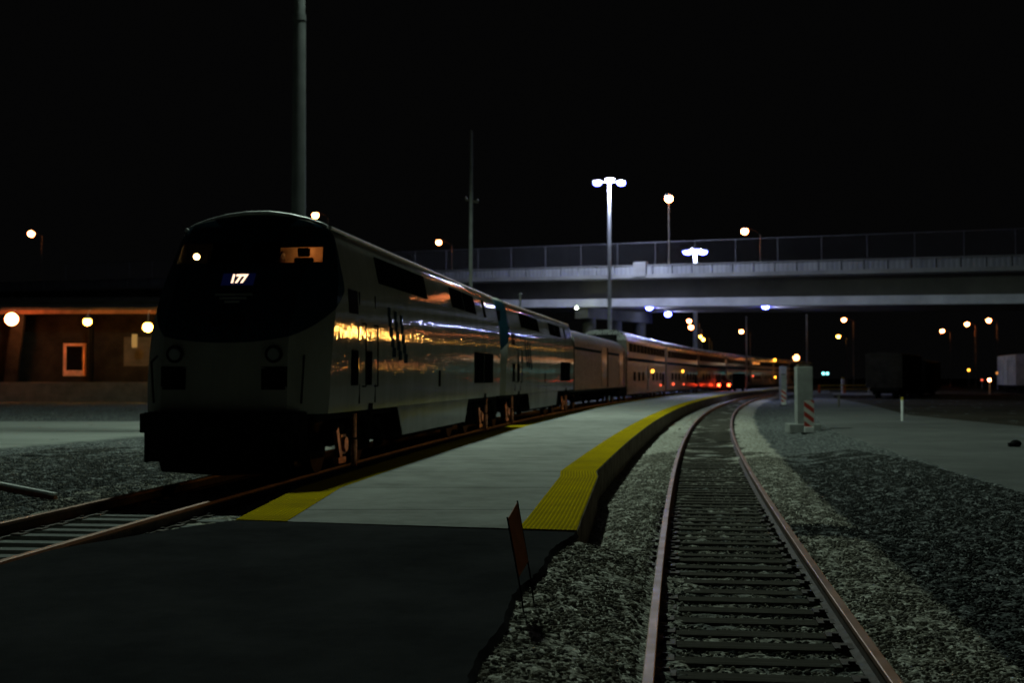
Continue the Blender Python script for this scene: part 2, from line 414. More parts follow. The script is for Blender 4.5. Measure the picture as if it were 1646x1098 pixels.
def fresh(X, Y):
    x1 = np.interp(Y, T1.Y, T1.X); x2 = np.interp(Y, T2.Y, T2.X)
    d2 = X - x2
    f = 1 - smooth(1.55, 2.05, d2)
    f = f * (1 - .48 * (1 - smooth(.62, .86, np.abs(d2))))          # oiled, darker stone between the rails
    gap = (Y > 16.0) & (Y < 17.3) & (d2 > .9); f = np.where(gap, .1, f)
    left = X < x1 + .9
    fl = np.where(X < x1 - 1.6, .42, .75) - .0 * X
    fl = np.where(X < x1 - 2.6, .30, fl)
    return np.where(left, fl, f)
xs = np.arange(-24, 16, .09); ys = steps(3.2, 30, .08, 1.003)
grid_sheet("ballast_ground", xs, ys, M['ballast'], .012, kind='structure')
xs = np.arange(-40, 60, .45); ys = steps(ys[-1], 300, .45, 1.005)
grid_sheet("ballast_ground", xs, ys, M['ballast'], .02, kind='structure')
# the yard beyond: one sheet out to the horizon
g = MB(); n_ = 60
for i in range(n_):
    for k in range(n_):
        a = lambda i, k: (-1500 + 3000 * i / n_, -300 + 2700 * k / n_, -.36)
        g.add([a(i, k), a(i + 1, k), a(i + 1, k + 1), a(i, k + 1)], [(0, 1, 2, 3)])
g.build("ground", M['dirt'], kind='structure')

# loose stones on top of the near ballast (one object nobody could count)
def stones(n, xr, yr, size, ok):
    ico = np.array([(0,0,1),(.89,0,.45),(.28,.85,.45),(-.72,.53,.45),(-.72,-.53,.45),(.28,-.85,.45),(.72,.53,-.45),(-.28,.85,-.45),(-.89,0,-.45),(-.28,-.85,-.45),(.72,-.53,-.45),(0,0,-1)], float)
    fc = np.array([(0,1,2),(0,2,3),(0,3,4),(0,4,5),(0,5,1),(1,6,2),(2,7,3),(3,8,4),(4,9,5),(5,10,1),(2,6,7),(3,7,8),(4,8,9),(5,9,10),(1,10,6),(11,7,6),(11,8,7),(11,9,8),(11,10,9),(11,6,10)])
    Y = yr[0] + (yr[1] - yr[0]) * rng.random(n) ** 1.5; X = xr[0] + (xr[1] - xr[0]) * rng.random(n)
    m = ok(X, Y); X = X[m]; Y = Y[m]; k = len(X)
    s = rng.uniform(.55, 1.25, k) * size; ax = rng.uniform(.6, 1.25, (k, 3))
    V = ico[None] * (1 + rng.uniform(-.22, .22, (k, 12, 1))) * ax[:, None, :] * s[:, None, None]
    th = rng.uniform(0, 6.28, k); c_, s_ = np.cos(th)[:, None], np.sin(th)[:, None]
    x = V[..., 0] * c_ - V[..., 1] * s_; y = V[..., 0] * s_ + V[..., 1] * c_; z = V[..., 2] * .75
    V = np.stack([x + X[:, None], y + Y[:, None], z + (height(X, Y) + s * .25)[:, None]], -1)
    F = fc[None] + (np.arange(k) * 12)[:, None, None]
    f = fresh(X, Y) + rng.normal(0, .16, k); tone = np.where(f > .5, rng.beta(1.6, 1.7, k) * .72 + .28, rng.beta(1.2, 3.8, k) * .52)
    return V.reshape(-1, 3), F.reshape(-1, 3), np.repeat(tone, 12)
def ok_main(X, Y):
    x1 = np.interp(Y, T1.Y, T1.X); x2 = np.interp(Y, T2.Y, T2.X); re = np.interp(Y, RE_Y, RE_X)
    d2 = X - x2; d1 = X - x1
    view = np.abs(X) < .44 * Y + .4
    onrail = np.abs(np.abs(d2) - .7525) < .11
    near_r = (X > np.interp(Y, [2.4, 7.17, 9.67, 12.1, 12.935, 21.1, 34], [-.62, -.24, .03, .45, .64, 1.5, 3.3]) - .01) & (X < re - .1) & ~onrail
    # inside the gauge keep stones in the cribs between sleepers mostly
    crib = (np.abs(d2) < .68)
    ph = np.mod(np.interp(Y, T2.Y, T2.s), .5) / .5
    near_r &= ~(crib & (np.abs(ph - .5) < .26) & (rng.random(len(X)) > .10))
    l = (d1 < .95) & (np.abs(np.abs(d1) - .7525) > .11) & (np.abs(d1) > 1.3) & (Y > 11) & (X > -12)
    l2 = (np.abs(d1) < .62) & (Y > 10) & (Y < 20) & (rng.random(len(X)) < .03)
    return view & (near_r | l | l2)
V, F, tone = stones(330000, (-12, 9), (3.8, 34), .0185, ok_main)
me = bpy.data.meshes.new("gravel"); me.vertices.add(len(V)); me.vertices.foreach_set("co", V.astype(np.float32).ravel())
me.loops.add(F.size); me.loops.foreach_set("vertex_index", F.astype(np.int32).ravel())
me.polygons.add(len(F)); me.polygons.foreach_set("loop_start", (np.arange(len(F)) * 3).astype(np.int32)); me.polygons.foreach_set("loop_total", np.full(len(F), 3, np.int32)); me.update()
a = me.attributes.new("tone", 'FLOAT', 'POINT'); a.data.foreach_set("value", tone.astype(np.float32))
me.materials.append(M['stone']); o = bpy.data.objects.new("gravel", me); col.objects.link(o)
tag(o, "loose crushed stone ballast beside and between the rails", "gravel", kind='stuff')

# ---------------------------------------------------------------- platform, asphalt, road, lot
def plat_right(Y):
    if Y >= 21.1: return X2(Y) - 1.95 / math.cos(math.atan2(X2(Y + .5) - X2(Y - .5), 1))
    return np.interp(Y, [12.88, 21.1], [.65, 1.46])
def plat_left(Y): return X1(Y) + 1.70 if Y > 18 else np.interp(Y, [13.9, 18], [-3.02, X1(18) + 1.70])
Ys = [13.0] + list(np.arange(14, 21, 1.0)) + [21.1] + list(np.arange(22, 60, 1.5)) + list(np.arange(60, 262, 3.0))
def yfront(fr): return 13.93 + (12.95 - 13.93) * fr
def prow(Y, a_, b_, za, zb):
    # rows cut the near end on the oblique line from (-3.02,13.93) to (.65,12.95)
    return None
def strip(name, lo, hi, z, mat, parent, thick=None):
    m_ = MB(); rings = []; us = []
    for i, Y in enumerate(Ys):
        A, B = lo(Y), hi(Y)
        L = plat_left(Y); Rr = plat_right(Y)
        pa = Y; pb = Y
        if i == 0:
            pa = yfront((A - L) / (Rr - L)); pb = yfront((B - L) / (Rr - L))
        rings.append([(A, pa, z), (B, pb, z)]); us.append(Y)
    m_.loft(rings, closed=False, us=us)
    return m_.build(name, mat, parent)
PW = .60
plat = empty("platform", (0, 0, 0), label="long low concrete platform curving away beside the train, yellow strips along both edges", cat="platform")
sl = MB(); rings = []
for i, Y in enumerate(Ys):
    A, B = plat_left(Y), plat_right(Y); ya = yfront(0) if i == 0 else Y; yb = yfront(1) if i == 0 else Y
    rings.append([(A, ya, ZP), (B, yb, ZP), (B - .02, yb, -.5), (A + .02, ya, -.5)])
sl.loft(rings, closed=True, caps=True, us=Ys); slab = sl.build("slab", M['platform_side'], plat)
strip("deck_surface", lambda Y: plat_left(Y) + PW, lambda Y: plat_right(Y) - PW, ZP + .006, M['concrete'], plat)
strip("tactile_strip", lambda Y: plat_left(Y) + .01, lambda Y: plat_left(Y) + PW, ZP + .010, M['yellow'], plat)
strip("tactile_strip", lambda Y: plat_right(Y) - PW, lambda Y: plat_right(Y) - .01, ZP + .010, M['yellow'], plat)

def sheet(name, rows, z, mat, thick=.05, **kw):
    """rows: list of (Y, xl, xr) or (yl,xl,yr,xr); z float or function"""
    m_ = MB(); rings = []; us = []
    for r in rows:
        yl, xl, yr, xr = (r[0], r[1], r[0], r[2]) if len(r) == 3 else r
        zf = z if callable(z) else (lambda x, y: z)
        n = 14; top = [(xl + (xr - xl) * k / n, yl + (yr - yl) * k / n, zf(xl + (xr - xl) * k / n, yl + (yr - yl) * k / n)) for k in range(n + 1)]
        rings.append([(xl - .03, yl, top[0][2] - thick)] + top + [(xr + .03, yr, top[-1][2] - thick)]); us.append(yl)
    m_.loft(rings, closed=False, us=us); return m_.build(name, mat, smooth=50, **kw)
# asphalt apron: flush with the platform end, falling away towards us
arows = []
LE = {14: -3.1}
for f_ in np.linspace(0, 1, 90):
    # left edge from the platform corner towards the near left, right edge with a ragged line
    yl = 13.915 - f_ * 11.5; yr = 12.935 - f_ * 10.5
    xl = float(np.interp(yl, [2.4, 8, 11.7, 12.4, 13.3, 13.915], [-6.8, -4.9, -4.22, -3.85, -3.42, -3.03]))
    xr = float(np.interp(yr, [2.4, 7.17, 9.67, 12.1, 12.935], [-.62, -.24, .03, .45, .64])) + random.uniform(-.014, .014) + .02 * math.sin(yr * 3.1)
    arows.append((yl, xl, yr, xr))
def zas(x, y):
    b = float(np.interp(y, [2, 9, 12, 13.9], [.16, .20, .28, .302]))
    return min(b + (.004 if y < 12.8 else 0), .302)
sheet("asphalt_path", arows, zas, M['asphalt'], kind='structure')
# service road on the right
RF_Y = [10, 30, 47.6, 62.4, 84.6, 115.4, 200]; RF_X = [19, 19, 19.04, 19.3, 23.8, 29.1, 50]
rr = [(Y, float(np.interp(Y, RE_Y, RE_X)) + (random.uniform(-.05, .05) if Y < 40 else 0), float(np.interp(Y, RF_Y, RF_X))) for Y in list(np.arange(6, 50, .8)) + list(np.arange(50, 150, 3))]
sheet("dirt_yard", [(Y, float(np.interp(Y, RF_Y, RF_X)) - .3, 95.) for Y in np.arange(8, 290, 4.)], .015, M['dirt'], kind='structure')
sheet("service_road", rr, .03, M['road'], kind='structure')
# pavement on the left beyond the train's track
lr = [(23 + i * 3.0, -26 - i * .5, float(np.interp(23 + i * 3.0, [23, 33.15, 40.11, 60, 90], [-15.2, -13.28, -11.6, -10.0, -8]))) for i in range(0, 11)]
sheet("paved_lot", lr, .03, M['lot'], kind='structure')
# far strip of packed earth + dock road in front of the warehouse
sheet("dock_road", [(62, -60, -12), (70, -60, -12), (80, -60, -12), (89, -60, -12)], -.02, M['wallgrey'], kind='structure')

# ---------------------------------------------------------------- tracks
def rail_mesh(path, off, s0, s1, zt, step=.5):
    prof_head = [(-.036, 0), (-.030, .004), (.030, .004), (.036, 0), (.036, -.035), (-.036, -.035)]
    prof_web = [(-.010, -.035), (.010, -.035), (.012, -.140), (.070, -.155), (.070, -.165), (-.070, -.165), (-.070, -.155), (-.012, -.140)]
    out = []
    for prof in (prof_head, prof_web):
        m_ = MB(); rings = []; s = s0
        ss = np.arange(s0, s1, step)
        for s in ss:
            rings.append([(*path.at(s, off + px)[:2], zt + pz) for px, pz in prof])
        m_.loft(rings, closed=True, caps=True, us=list(ss)); out.append(m_)
    return out
def track(path, s0, s1, zt, label, tie_mat, tie_list, pitch, far_to, ztop):
    root = empty("railway_track", (0, 0, 0), label=label, cat="railway track")
    for sgn in (-1, 1):
        hd, wb = rail_mesh(path, sgn * .7525, s0, s1, zt)
        r = wb.build("rail", M['rust'], root, smooth=40); hd.build("rail_head", M['railhead'], r, smooth=30)
    tm = MB().box((0, 0, -.09), (2.55, .225, .18)).mesh("sleeper"); tm.materials.append(tie_mat)
    pm = MB().box((0, 0, .008), (.34, .19, .016)).box((.10, .06, .02), (.05, .03, .03)).box((-.10, -.06, .02), (.05, .03, .03)).mesh("tie_plate"); pm.materials.append(M['rust'])
    for s in tie_list:
        x, y, h = path.at(s)
        o = bpy.data.objects.new("sleeper", tm); col.objects.link(o); o.parent = root
        o.location = (x + random.uniform(-.03, .03), y, ztop + random.uniform(-.008, .006)); o.rotation_euler = (random.uniform(-.01, .01), 0, -h + random.uniform(-.015, .015))
        if y < 20:
            for sg in (-1, 1):
                p = bpy.data.objects.new("tie_plate", pm); col.objects.link(p); p.parent = o; p.location = (sg * .7525, 0, 0)
    if far_to:
        m_ = MB(); s = tie_list[-1] + pitch
        while s < far_to:
            x, y, h = path.at(s); m_.box((x, y, ztop - .09), (2.55, .225, .18), rz=-h); s += pitch
        m_.build("sleepers", tie_mat, root, kind='stuff')
    return root
s0 = T2.sY(3.0)
ties2 = [round(s0 / .5) * .5 + .25 + .5 * i for i in range(100)]
track(T2, s0, T2.L - 40, 0, "empty rusty railway track curving right, nearest the camera", M['timber'], ties2, .5, T2.sY(240), -.165)
s1 = T1.sY(6.5)
ties1 = [s1 + .55 * i for i in range(26)]
track(T1, s1, T1.L - 40, Z1, "railway track under the train, sleepers showing ahead of the locomotive", M['greytimber'], ties1, .55, T1.sY(60), Z1 - .165)
# loose rail end left of the train's track
m_ = MB(); a0 = Vector((-6.85, 19.2, .12)); a1 = Vector((-13.5, 27.4, .10)); dd = (a1 - a0).normalized(); nn = Vector((-dd.y, dd.x, 0))
rt = empty("spare_rail", a0, label="short spare rail lying on the ballast left of the locomotive's track", cat="rail")
def seg(prof):
    return MB().loft([[(p - a0) + nn * px + Vector((0, 0, pz)) for px, pz in prof] for p in (a0, a1)], caps=True)
seg([(-.036, 0), (.036, 0), (.036, -.04), (-.036, -.04)]).build("rail_head", M['white'], rt)
seg([(-.012, -.04), (.012, -.04), (.07, -.15), (-.07, -.15)]).build("rail_web", M['journal'], rt)

# ---------------------------------------------------------------- locomotive
LV = [  # z, half width, y front, chamfer start y, front half width
 (1.08, 1.50, .12, .75, 1.02), (1.40, 1.52, .12, .78, 1.02), (1.80, 1.525, .14, .82, 1.02), (2.20, 1.53, .20, .90, 1.02), (2.55, 1.53, .32, 1.02, 1.02),
 (2.90, 1.52, .55, 1.20, 1.04),
 (3.20, 1.50, .78, 1.36, 1.06), (3.36, 1.47, .90, 1.44, 1.06), (3.52, 1.435, 1.02, 1.52, 1.06), (3.70, 1.40, 1.14, 1.60, 1.06), (3.88, 1.36, 1.26, 1.68, 1.06),
 (4.02, 1.32, 1.36, 1.72, 1.06), (4.12, 1.27, 1.44, 1.74, 1.05), (4.19, 1.20, 1.51, 1.77, 1.04), (4.27, 1.00, 1.60, 1.80, .90), (4.33, .78, 1.66, 1.84, .70), (4.38, .52, 1.71, 1.88, .46), (4.41, .28, 1.75, 1.92, .24), (4.42, .02, 1.78, 1.95, .015)]
LREAR = 20.7
side_y = [LREAR, 19, 17.2, 15.4, 13.6, 11.8, 10, 8.2, 6.4, 4.8, 3.6, 2.7]
def loco_contour(z, w_, yf, yc, wf):
    r = [(w_, y, z) for y in side_y] + [(w_, yc, z), ((w_ + wf) / 2, (yc + yf) / 2 - .01, z), (wf, yf, z), (wf * .55, yf - .02, z), (.09, yf - .03, z)]
    return r + [(-x, y, z_) for x, y, z_ in reversed(r)]
GLZ = (8, 9)   # level gaps that hold the windscreens (3.52..3.88)
NS = len(side_y)
def loco_body():
    m_ = MB(); rings = [loco_contour(*l) for l in LV]; n = len(rings[0])
    vs = [p for r in rings for p in r]; fs = []
    for i in range(len(rings) - 1):
        for k in range(n):
            if i in GLZ and k in (NS + 1, NS + 2, n - NS - 4, n - NS - 3): continue
            fs.append((i * n + k, i * n + (k + 1) % n, (i + 1) * n + (k + 1) % n, (i + 1) * n + k))
    fs.append(tuple(range(n)))
    m_.add(vs, fs); return m_, rings
def slope_x(z): return float(np.interp(z, [l[0] for l in LV], [l[1] for l in LV]))
def side_panel(m_, y0, y1, z0, z1, t_=.015, sg=1):
    x0, x1 = slope_x(z0) + .003, slope_x(z1) + .003
    if sg > 0: m_.quad((x0, y0, z0), (x0, y1, z0), (x1, y1, z1), (x1, y0, z1), t_)
    else: m_.quad((-x0, y0, z0), (-x1, y0, z1), (-x1, y1, z1), (-x0, y1, z0), t_)
def make_truck(parent, yc, outer, loco=True):
    fr = MB()
    for sg in (-1, 1):
        fr.box((sg * 1.12, yc, .62), (.14, 3.7, .26)).box((sg * 1.14, yc, .44), (.18, 1.2, .22))
        for k in (-.45, .45): fr.cyl((sg * 1.2, yc + k, .42), (sg * 1.2, yc + k, .92), .10, n=10)
        for e in (-1.37, 1.37): fr.box((sg * 1.14, yc + e, .80), (.16, .55, .14))
    fr.box((0, yc, .7), (2.2, .5, .2)).box((0, yc - 1.9, .5), (2.0, .12, .16))
    t_ = fr.build("bogie_frame", M['black'], parent)
    for e in (-1.37, 1.37):
        wh = MB()
        for sg in (-1, 1): wh.cyl((sg * .69, yc + e, .5), (sg * .82, yc + e, .5), .50, n=28).cyl((sg * .66, yc + e, .5), (sg * .69, yc + e, .5), .53, n=28)
        wh.cyl((-.69, yc + e, .5), (.69, yc + e, .5), .09)
        wh.build("wheelset", M['rust'], t_, smooth=40)
        jb = MB()
        jb.box((1.235, yc + e, .5), (.10, .34, .34)).cyl((1.28, yc + e, .5), (1.34, yc + e, .5), .13, n=14)
        if outer * e > 0:
            # slanted equaliser casting and vertical damper beside the outer axle
            jb.box((1.27, yc + e - .33, .50), (.07, .14, .62), rx=.45).box((1.27, yc + e - .18, .24), (.09, .50, .10))
            jb.cyl((1.36, yc + e + .42, .10), (1.36, yc + e + .42, .56), .055, n=10).cyl((1.36, yc + e + .42, .60), (1.36, yc + e + .42, 1.02), .045, n=10)
        jb.build("journal_box", M['journal'] if outer * e > 0 else M['black'], t_, smooth=40)  # outer boxes carry the painted glint, inner ones stay black
    return t_
def make_loco(name, loc, rz, label, number=None, lit=False):
    root = empty(name, loc, rz, label=label, cat="locomotive", group="locomotives of the train")
    m_, rings = loco_body(); body = m_.build("body", M['loco'], root, smooth=28)
    n = len(rings[0])
    # windscreens in the openings
    for side in (0, 1):
        ks = (NS + 1, NS + 2) if side == 0 else (n - NS - 4, n - NS - 3)
        g_ = MB(); lo = rings[8]; hi = rings[10]
        pts = [ks[0], ks[0] + 1, ks[0] + 2]
        for a_, b_ in zip(pts[:-1], pts[1:]): g_.add([lo[a_], lo[b_], hi[b_], hi[a_]], [(0, 1, 2, 3)])
        g_.build("windscreen", M['clear'] if (lit) else M['glass'], root)
        a3, b3 = (NS + 3, NS + 4) if side == 0 else (n - NS - 5, n - NS - 4)
        MB().quad(*[Vector(q_) + Vector((0, -.006, .003)) for q_ in (lo[a3], lo[b3], hi[b3], hi[a3])], .008).build("windscreen", M['glass'], root)
    # wipers
    wp = MB()
    for sg in (-1, 1): wp.tube([(sg * .55, .86, 3.42), (sg * .62, 1.12, 3.72)], .012)
    wp.build("wiper", M['black'], root)
    if lit:
        cab = MB()
        cab.box((.66, 2.75, 3.45), (1.28, .05, 1.0)); cab.box((.64, 2.1, 3.02), (1.2, 1.3, .05))
        cw = cab.build("cab_interior", M['cabwall'], root)
        MB().box((-.66, 1.75, 3.5), (1.2, .04, .9)).build('cab_light_block', M['recess'], cw)  # black sheet added to keep the left windscreen dark
        MB().box((.0, 2.02, 3.45), (.06, 1.42, .78)).build("cab_light_divider", M['recess'], cw)  # added to hold the cab light in the right half
        sb = MB().box((.62, 2.35, 3.42), (.34, .10, .62)).box((.62, 2.33, 3.82), (.22, .08, .16)); sb.build("seat", M['bluepaint'], cw, bevel=.03)
        MB().box((1.02, 1.65, 3.50), (.40, .25, .16)).box((.28, 2.0, 3.55), (.14, .3, .5)).build("console", M['cabwall'], cw, bevel=.02)
        MB().sphere((.55, 2.5, 3.86), .045).build("dome_lamp", M['cablamp'], cw)
        light("cab_light", (.66, 2.45, 3.80), 1.7, (1, .36, .10), .05, root)
        MB().sphere((-.93, 1.36, 3.67), .055).build("cab_glow", M['cablamp'], cw)  # small bright spot behind the left windscreen
    # number board (front centre) with the white numerals
    nb = MB().quad((-.27, .715, 3.13), (.27, .715, 3.13), (.27, .85, 3.33), (-.27, .85, 3.33), .02)
    nb = nb.build("number_board", M['numblue'], root)
    if number:
        cu = bpy.data.curves.new("numerals", 'FONT'); cu.body = number; cu.size = .25; cu.align_x = 'CENTER'; cu.align_y = 'CENTER'; cu.extrude = .004; cu.offset = .011; cu.shear = .25; cu.space_character = .90
        cu.shear = .03; to = bpy.data.objects.new("numerals", cu); col.objects.link(to)
        bpy.context.view_layer.update()
        me = bpy.data.meshes.new_from_object(to.evaluated_get(bpy.context.evaluated_depsgraph_get()))
        col.objects.unlink(to); bpy.data.objects.remove(to)
        me.materials.clear(); me.materials.append(M['number'])
        no = bpy.data.objects.new("numerals", me); col.objects.link(no); no.parent = nb
        no.location = (0, .765, 3.235); no.rotation_euler = (R(90 - 33), 0, 0); no.scale = (.80, 1, 1)
    # headlights low in the mask, ditch lights and their boxes
    for sx in (-.17, .17):
        MB().cyl((sx, .34, 2.58), (sx, .24, 2.56), .10, .11, 18).build("headlight", M['glass'], root, smooth=40)
    for sx in (-.80, .80):
        d = MB().cyl((sx, .22, 2.02), (sx, .12, 2.02), .13, .14, 20).build("ditch_light", M['black'], root, smooth=40)
        MB().cyl((sx, .12, 2.02), (sx, .10, 2.02), .095, .085, 18).build("lens", M['roofgrey'], d)
        MB().box((sx, .13, 1.63), (.38, .05, .33)).box((sx, .14, 1.63), (.44, .03, .39)).build("step_recess", M['recess'], root)
    # winged badge on the nose
    b_ = MB()
    for k, (wd, zz) in enumerate(((.62, 2.98), (.44, 2.92), (.24, 2.86))):
        yb = float(np.interp(zz, [l[0] for l in LV], [l[2] for l in LV])) - .04
        b_.box((0, yb, zz), (wd, .02, .035))
    b_.build("nose_badge", M['roofgrey'], root)
    # grab irons at the nose corners
    for sg in (-1, 1):
        MB().tube([(sg * 1.20, .28, 1.25), (sg * 1.24, .27, 1.9), (sg * 1.2, .42, 2.0)], .018).build("handrail", M['black'], root)
    # pilot, coupler, buffer beam
    p_ = MB().box((0, .05, .95), (2.46, .5, .30)).box((0, .12, .58), (2.30, .35, .46))
    p_.loft([[(-1.10, .35, .16), (0, -.05, .14), (1.10, .35, .16), (0, .5, .16)], [(-1.12, .15, .50), (0, -.05, .50), (1.12, .15, .50), (0, .5, .5)]], caps=True)
    pi = p_.build("pilot", M['black'], root, bevel=.02)
    MB().box((0, -.15, .86), (.26, .5, .26)).box((.05, -.40, .86), (.34, .18, .32)).build("coupler", M['black'], pi, bevel=.03)
    for sx in (-.5, .45, .62): MB().tube([(sx, -.2, .80), (sx + .02, -.32, .45), (sx + .14, -.22, .30)], .028).build("air_hose", M['black'], pi)
    for sg in (-1, 1):
        st = MB()
        for k in range(3): st.box((sg * 1.12, .25, .42 + k * .26), (.24, .40, .04))
        st.box((sg * 1.235, .25, .72), (.03, .42, .78)); st.build("step", M['black'], root)
    # side details (both sides)
    for sg in (1, -1):
        for (y0, y1, z0, z1, nm) in ((2.1, 2.52, 1.52, 2.12, "ladder_recess"), (3.1, 3.52, 1.52, 2.12, "ladder_recess"), (10.2, 10.36, 1.45, 1.82, "fuel_filler"),
                                     (15.5, 17.15, 1.5, 2.35, "louvre"), (17.35, 19.0, 1.5, 2.35, "louvre")):
            q = MB(); side_panel(q, y0, y1, z0, z1, .02, sg); q.build(nm, M['recess'], root)
        # cab door with its frame lines and grab rails
        for ya_ in (2.68, 3.86): q = MB(); side_panel(q, ya_, ya_ + .05, 1.2, 3.15, .012, sg); q.build("door_jamb", M['recess'], root)
        q = MB(); x_ = sg * 1.60
        for yy in (2.85, 3.75): q.tube([(sg * 1.53, yy, 1.5), (x_, yy, 1.5), (x_, yy, 2.6), (sg * 1.53, yy, 2.6)], .015)
        q.build("handrail", M['black'], root)
        # cab side window
        q = MB(); side_panel(q, 1.95, 2.55, 2.75, 3.15, .012, sg); q.build("side_window", M['glass'], root)
        # inclined upper grilles with ribs
        for (y0, y1) in ((4.4, 5.5), (5.6, 6.7), (6.8, 7.9), (8.0, 9.1), (12.4, 14.2), (14.4, 16.2), (17.8, 18.1)):
            q = MB(); side_panel(q, y0, y1, 3.42, 3.92, .02, sg); q.build("radiator_grille", M['recess'], root)
        # three-blade travel mark
        q = MB()
        for k in range(3):
            ya = 4.75 + k * .55
            for i in range(5):
                f0, f1 = i / 5, (i + 1) / 5; bend = lambda f: .75 * f ** 1.6
                zz0, zz1 = 2.05 + f0 * .95 - k * .05, 2.05 + f1 * .95 - k * .05
                y0a, y1a = ya + .1 - bend(1 - f0) * -.55, ya + .1 - bend(1 - f1) * -.55
                xx = sg * (1.532)
                wd = .30 * (1 - .5 * f0)
                q.box((xx, y0a + wd / 2, (zz0 + zz1) / 2), (.012, wd, (zz1 - zz0) * .98))
        q.build("side_emblem", M['bluepaint'], root)
        # lower silver skirt round the fuel tank
        q = MB()
        q.quad((sg * 1.49, 6.3, .50), (sg * 1.49, 14.0, .50), (sg * 1.50, 14.5, 1.08), (sg * 1.50, 5.8, 1.08), .02 * sg)
        q.build("tank_skirt", M['loco'], root)
        q = MB()
        for yy in (3.55, 17.6): q.box((sg * 1.50, yy, 1.02), (.06, .22, .34))
        q.build("sand_box", M['black'], root)
    MB().box((0, 10, .72), (2.6, 7.2, .66)).build("fuel_tank", M['black'], root, bevel=.06)
    MB().box((0, 10.4, 1.02), (2.7, 19.8, .12)).build("underframe", M['black'], root)
    make_truck(root, 3.9, -1); make_truck(root, 16.9, 1)
    # pale tubes added as lit rims: over the brow and along both roof edges
    arc = [(1.20, 1.74, 4.18)] + [(x_, 1.72, 4.44 - .175 * x_ * x_) for x_ in (1.1, .85, .55, .2, -.2, -.55, -.85, -1.1)] + [(-1.20, 1.74, 4.18)]
    MB().tube(arc, .034, 8).build("brow_lit_rim", M['lit_rim'], root, smooth=60)
    for sg in (-1, 1): MB().cyl((sg * 1.255, 1.72, 4.165), (sg * 1.255, 20.6, 4.165), .034, n=8).build("roof_lit_rim", M['lit_rim'], root, smooth=60)
    # roof gear and rear diaphragm
    q = MB().box((0, 12.5, 4.36), (1.2, 3.0, .16)).box((0, 16.8, 4.36), (1.3, 2.4, .18)).cyl((0, 8, 4.4), (0, 8, 4.52), .3, n=16)
    q.build("roof_hatch", M['roofgrey'], root, bevel=.03)
    for xx, yy in ((.35, 2.8), (-.3, 2.9)):
        pass
    MB().box((.3, 3.4, 4.44), (.10, .5, .10)).cyl((.3, 3.2, 4.48), (.3, 2.8, 4.48), .04, .09).build("horn", M['roofgrey'], root)
    MB().box((0, 20.86, 2.3), (1.9, .28, 2.5)).build("diaphragm", M['black'], root)
    return root
def chord(s_, L):
    x0, y0, _ = T1.at(s_); x1, y1, _ = T1.at(s_ + L)
    return (x0, y0, Z1), -math.atan2(x1 - x0, y1 - y0)
sN = T1.sY(19.75)
p, rz = chord(sN, 21.0); make_loco("locomotive", p, rz, "silver and dark blue locomotive numbered 177 leading the train, cab lit", "177", True)
p, rz = chord(sN + 21.2, 21.0); make_loco("locomotive", p, rz, "second silver locomotive with teal-blue nose band, coupled behind number 177", None, False)

# ---------------------------------------------------------------- cars
def car_body(L, prof, mat, root):
    r = prof + [(-x, z) for x, z in reversed(prof[:-1] if abs(prof[-1][0]) < .01 else prof)]
    m_ = MB(); ys_ = np.linspace(.15, L - .15, 12)
    m_.loft([[(x, y, z) for x, z in r] for y in ys_], closed=True, caps=True, us=list(ys_))
    return m_.build("body", mat, root, smooth=35)
def panel(root, name, mat, x, y0, y1, z0, z1, t_=.02):
    for sg in (-1, 1): q = MB().box((sg * (x + t_ / 2), (y0 + y1) / 2, (z0 + z1) / 2), (t_, y1 - y0, z1 - z0)).build(name, mat, root)
    return q
def car_trucks(root, L):
    for yc in (3.2, L - 3.2):
        q = MB()
        for sg in (-1, 1):
            q.box((sg * 1.15, yc, .55), (.16, 3.1, .26)).box((sg * 1.18, yc, .72), (.14, .8, .3))
        q.box((0, yc, .6), (2.2, .4, .2)); t_ = q.build("bogie", M['black'], root)
        for e in (-1.3, 1.3):
            for sg in (-1, 1): MB().cyl((sg * .69, yc + e, .46), (sg * .82, yc + e, .46), .46, n=20).build("wheel", M['rust'], t_, smooth=40)
sC = sN + 42.4
# baggage car
p, rz = chord(sC, 24.6)
bg_ = empty("baggage_car", p, rz, label="low fluted stainless baggage car between the locomotives and the tall coaches", cat="railway car")
car_body(24.6, [(1.30, .95), (1.49, 1.05), (1.50, 3.30), (1.46, 3.55), (1.25, 3.85), (.85, 4.05), (.4, 4.15), (0, 4.18)], M['baggage'], bg_)
for y0 in (11.0, 20.4):
    panel(bg_, "cargo_door", M['coach'], 1.50, y0, y0 + 2.6, 1.15, 3.35, .015)
    panel(bg_, "door_gap", M['recess'], 1.50, y0 + 2.62, y0 + 3.2, 1.1, 3.4, .02)
panel(bg_, "blue_band", M['bluepaint'], 1.50, .2, 10.8, 3.02, 3.16, .012)
panel(bg_, "blue_band", M['bluepaint'], 1.50, 14.4, 20.2, 3.02, 3.16, .012)
MB().box((0, 12.3, .95), (2.4, 23.6, .3)).box((0, 12, .62), (2.1, 5, .5)).build("underframe", M['black'], bg_)
MB().box((0, .05, 2.2), (1.6, .4, 2.3)).box((0, 24.55, 2.2), (1.6, .4, 2.3)).build("diaphragm", M['black'], bg_)
car_trucks(bg_, 24.6)
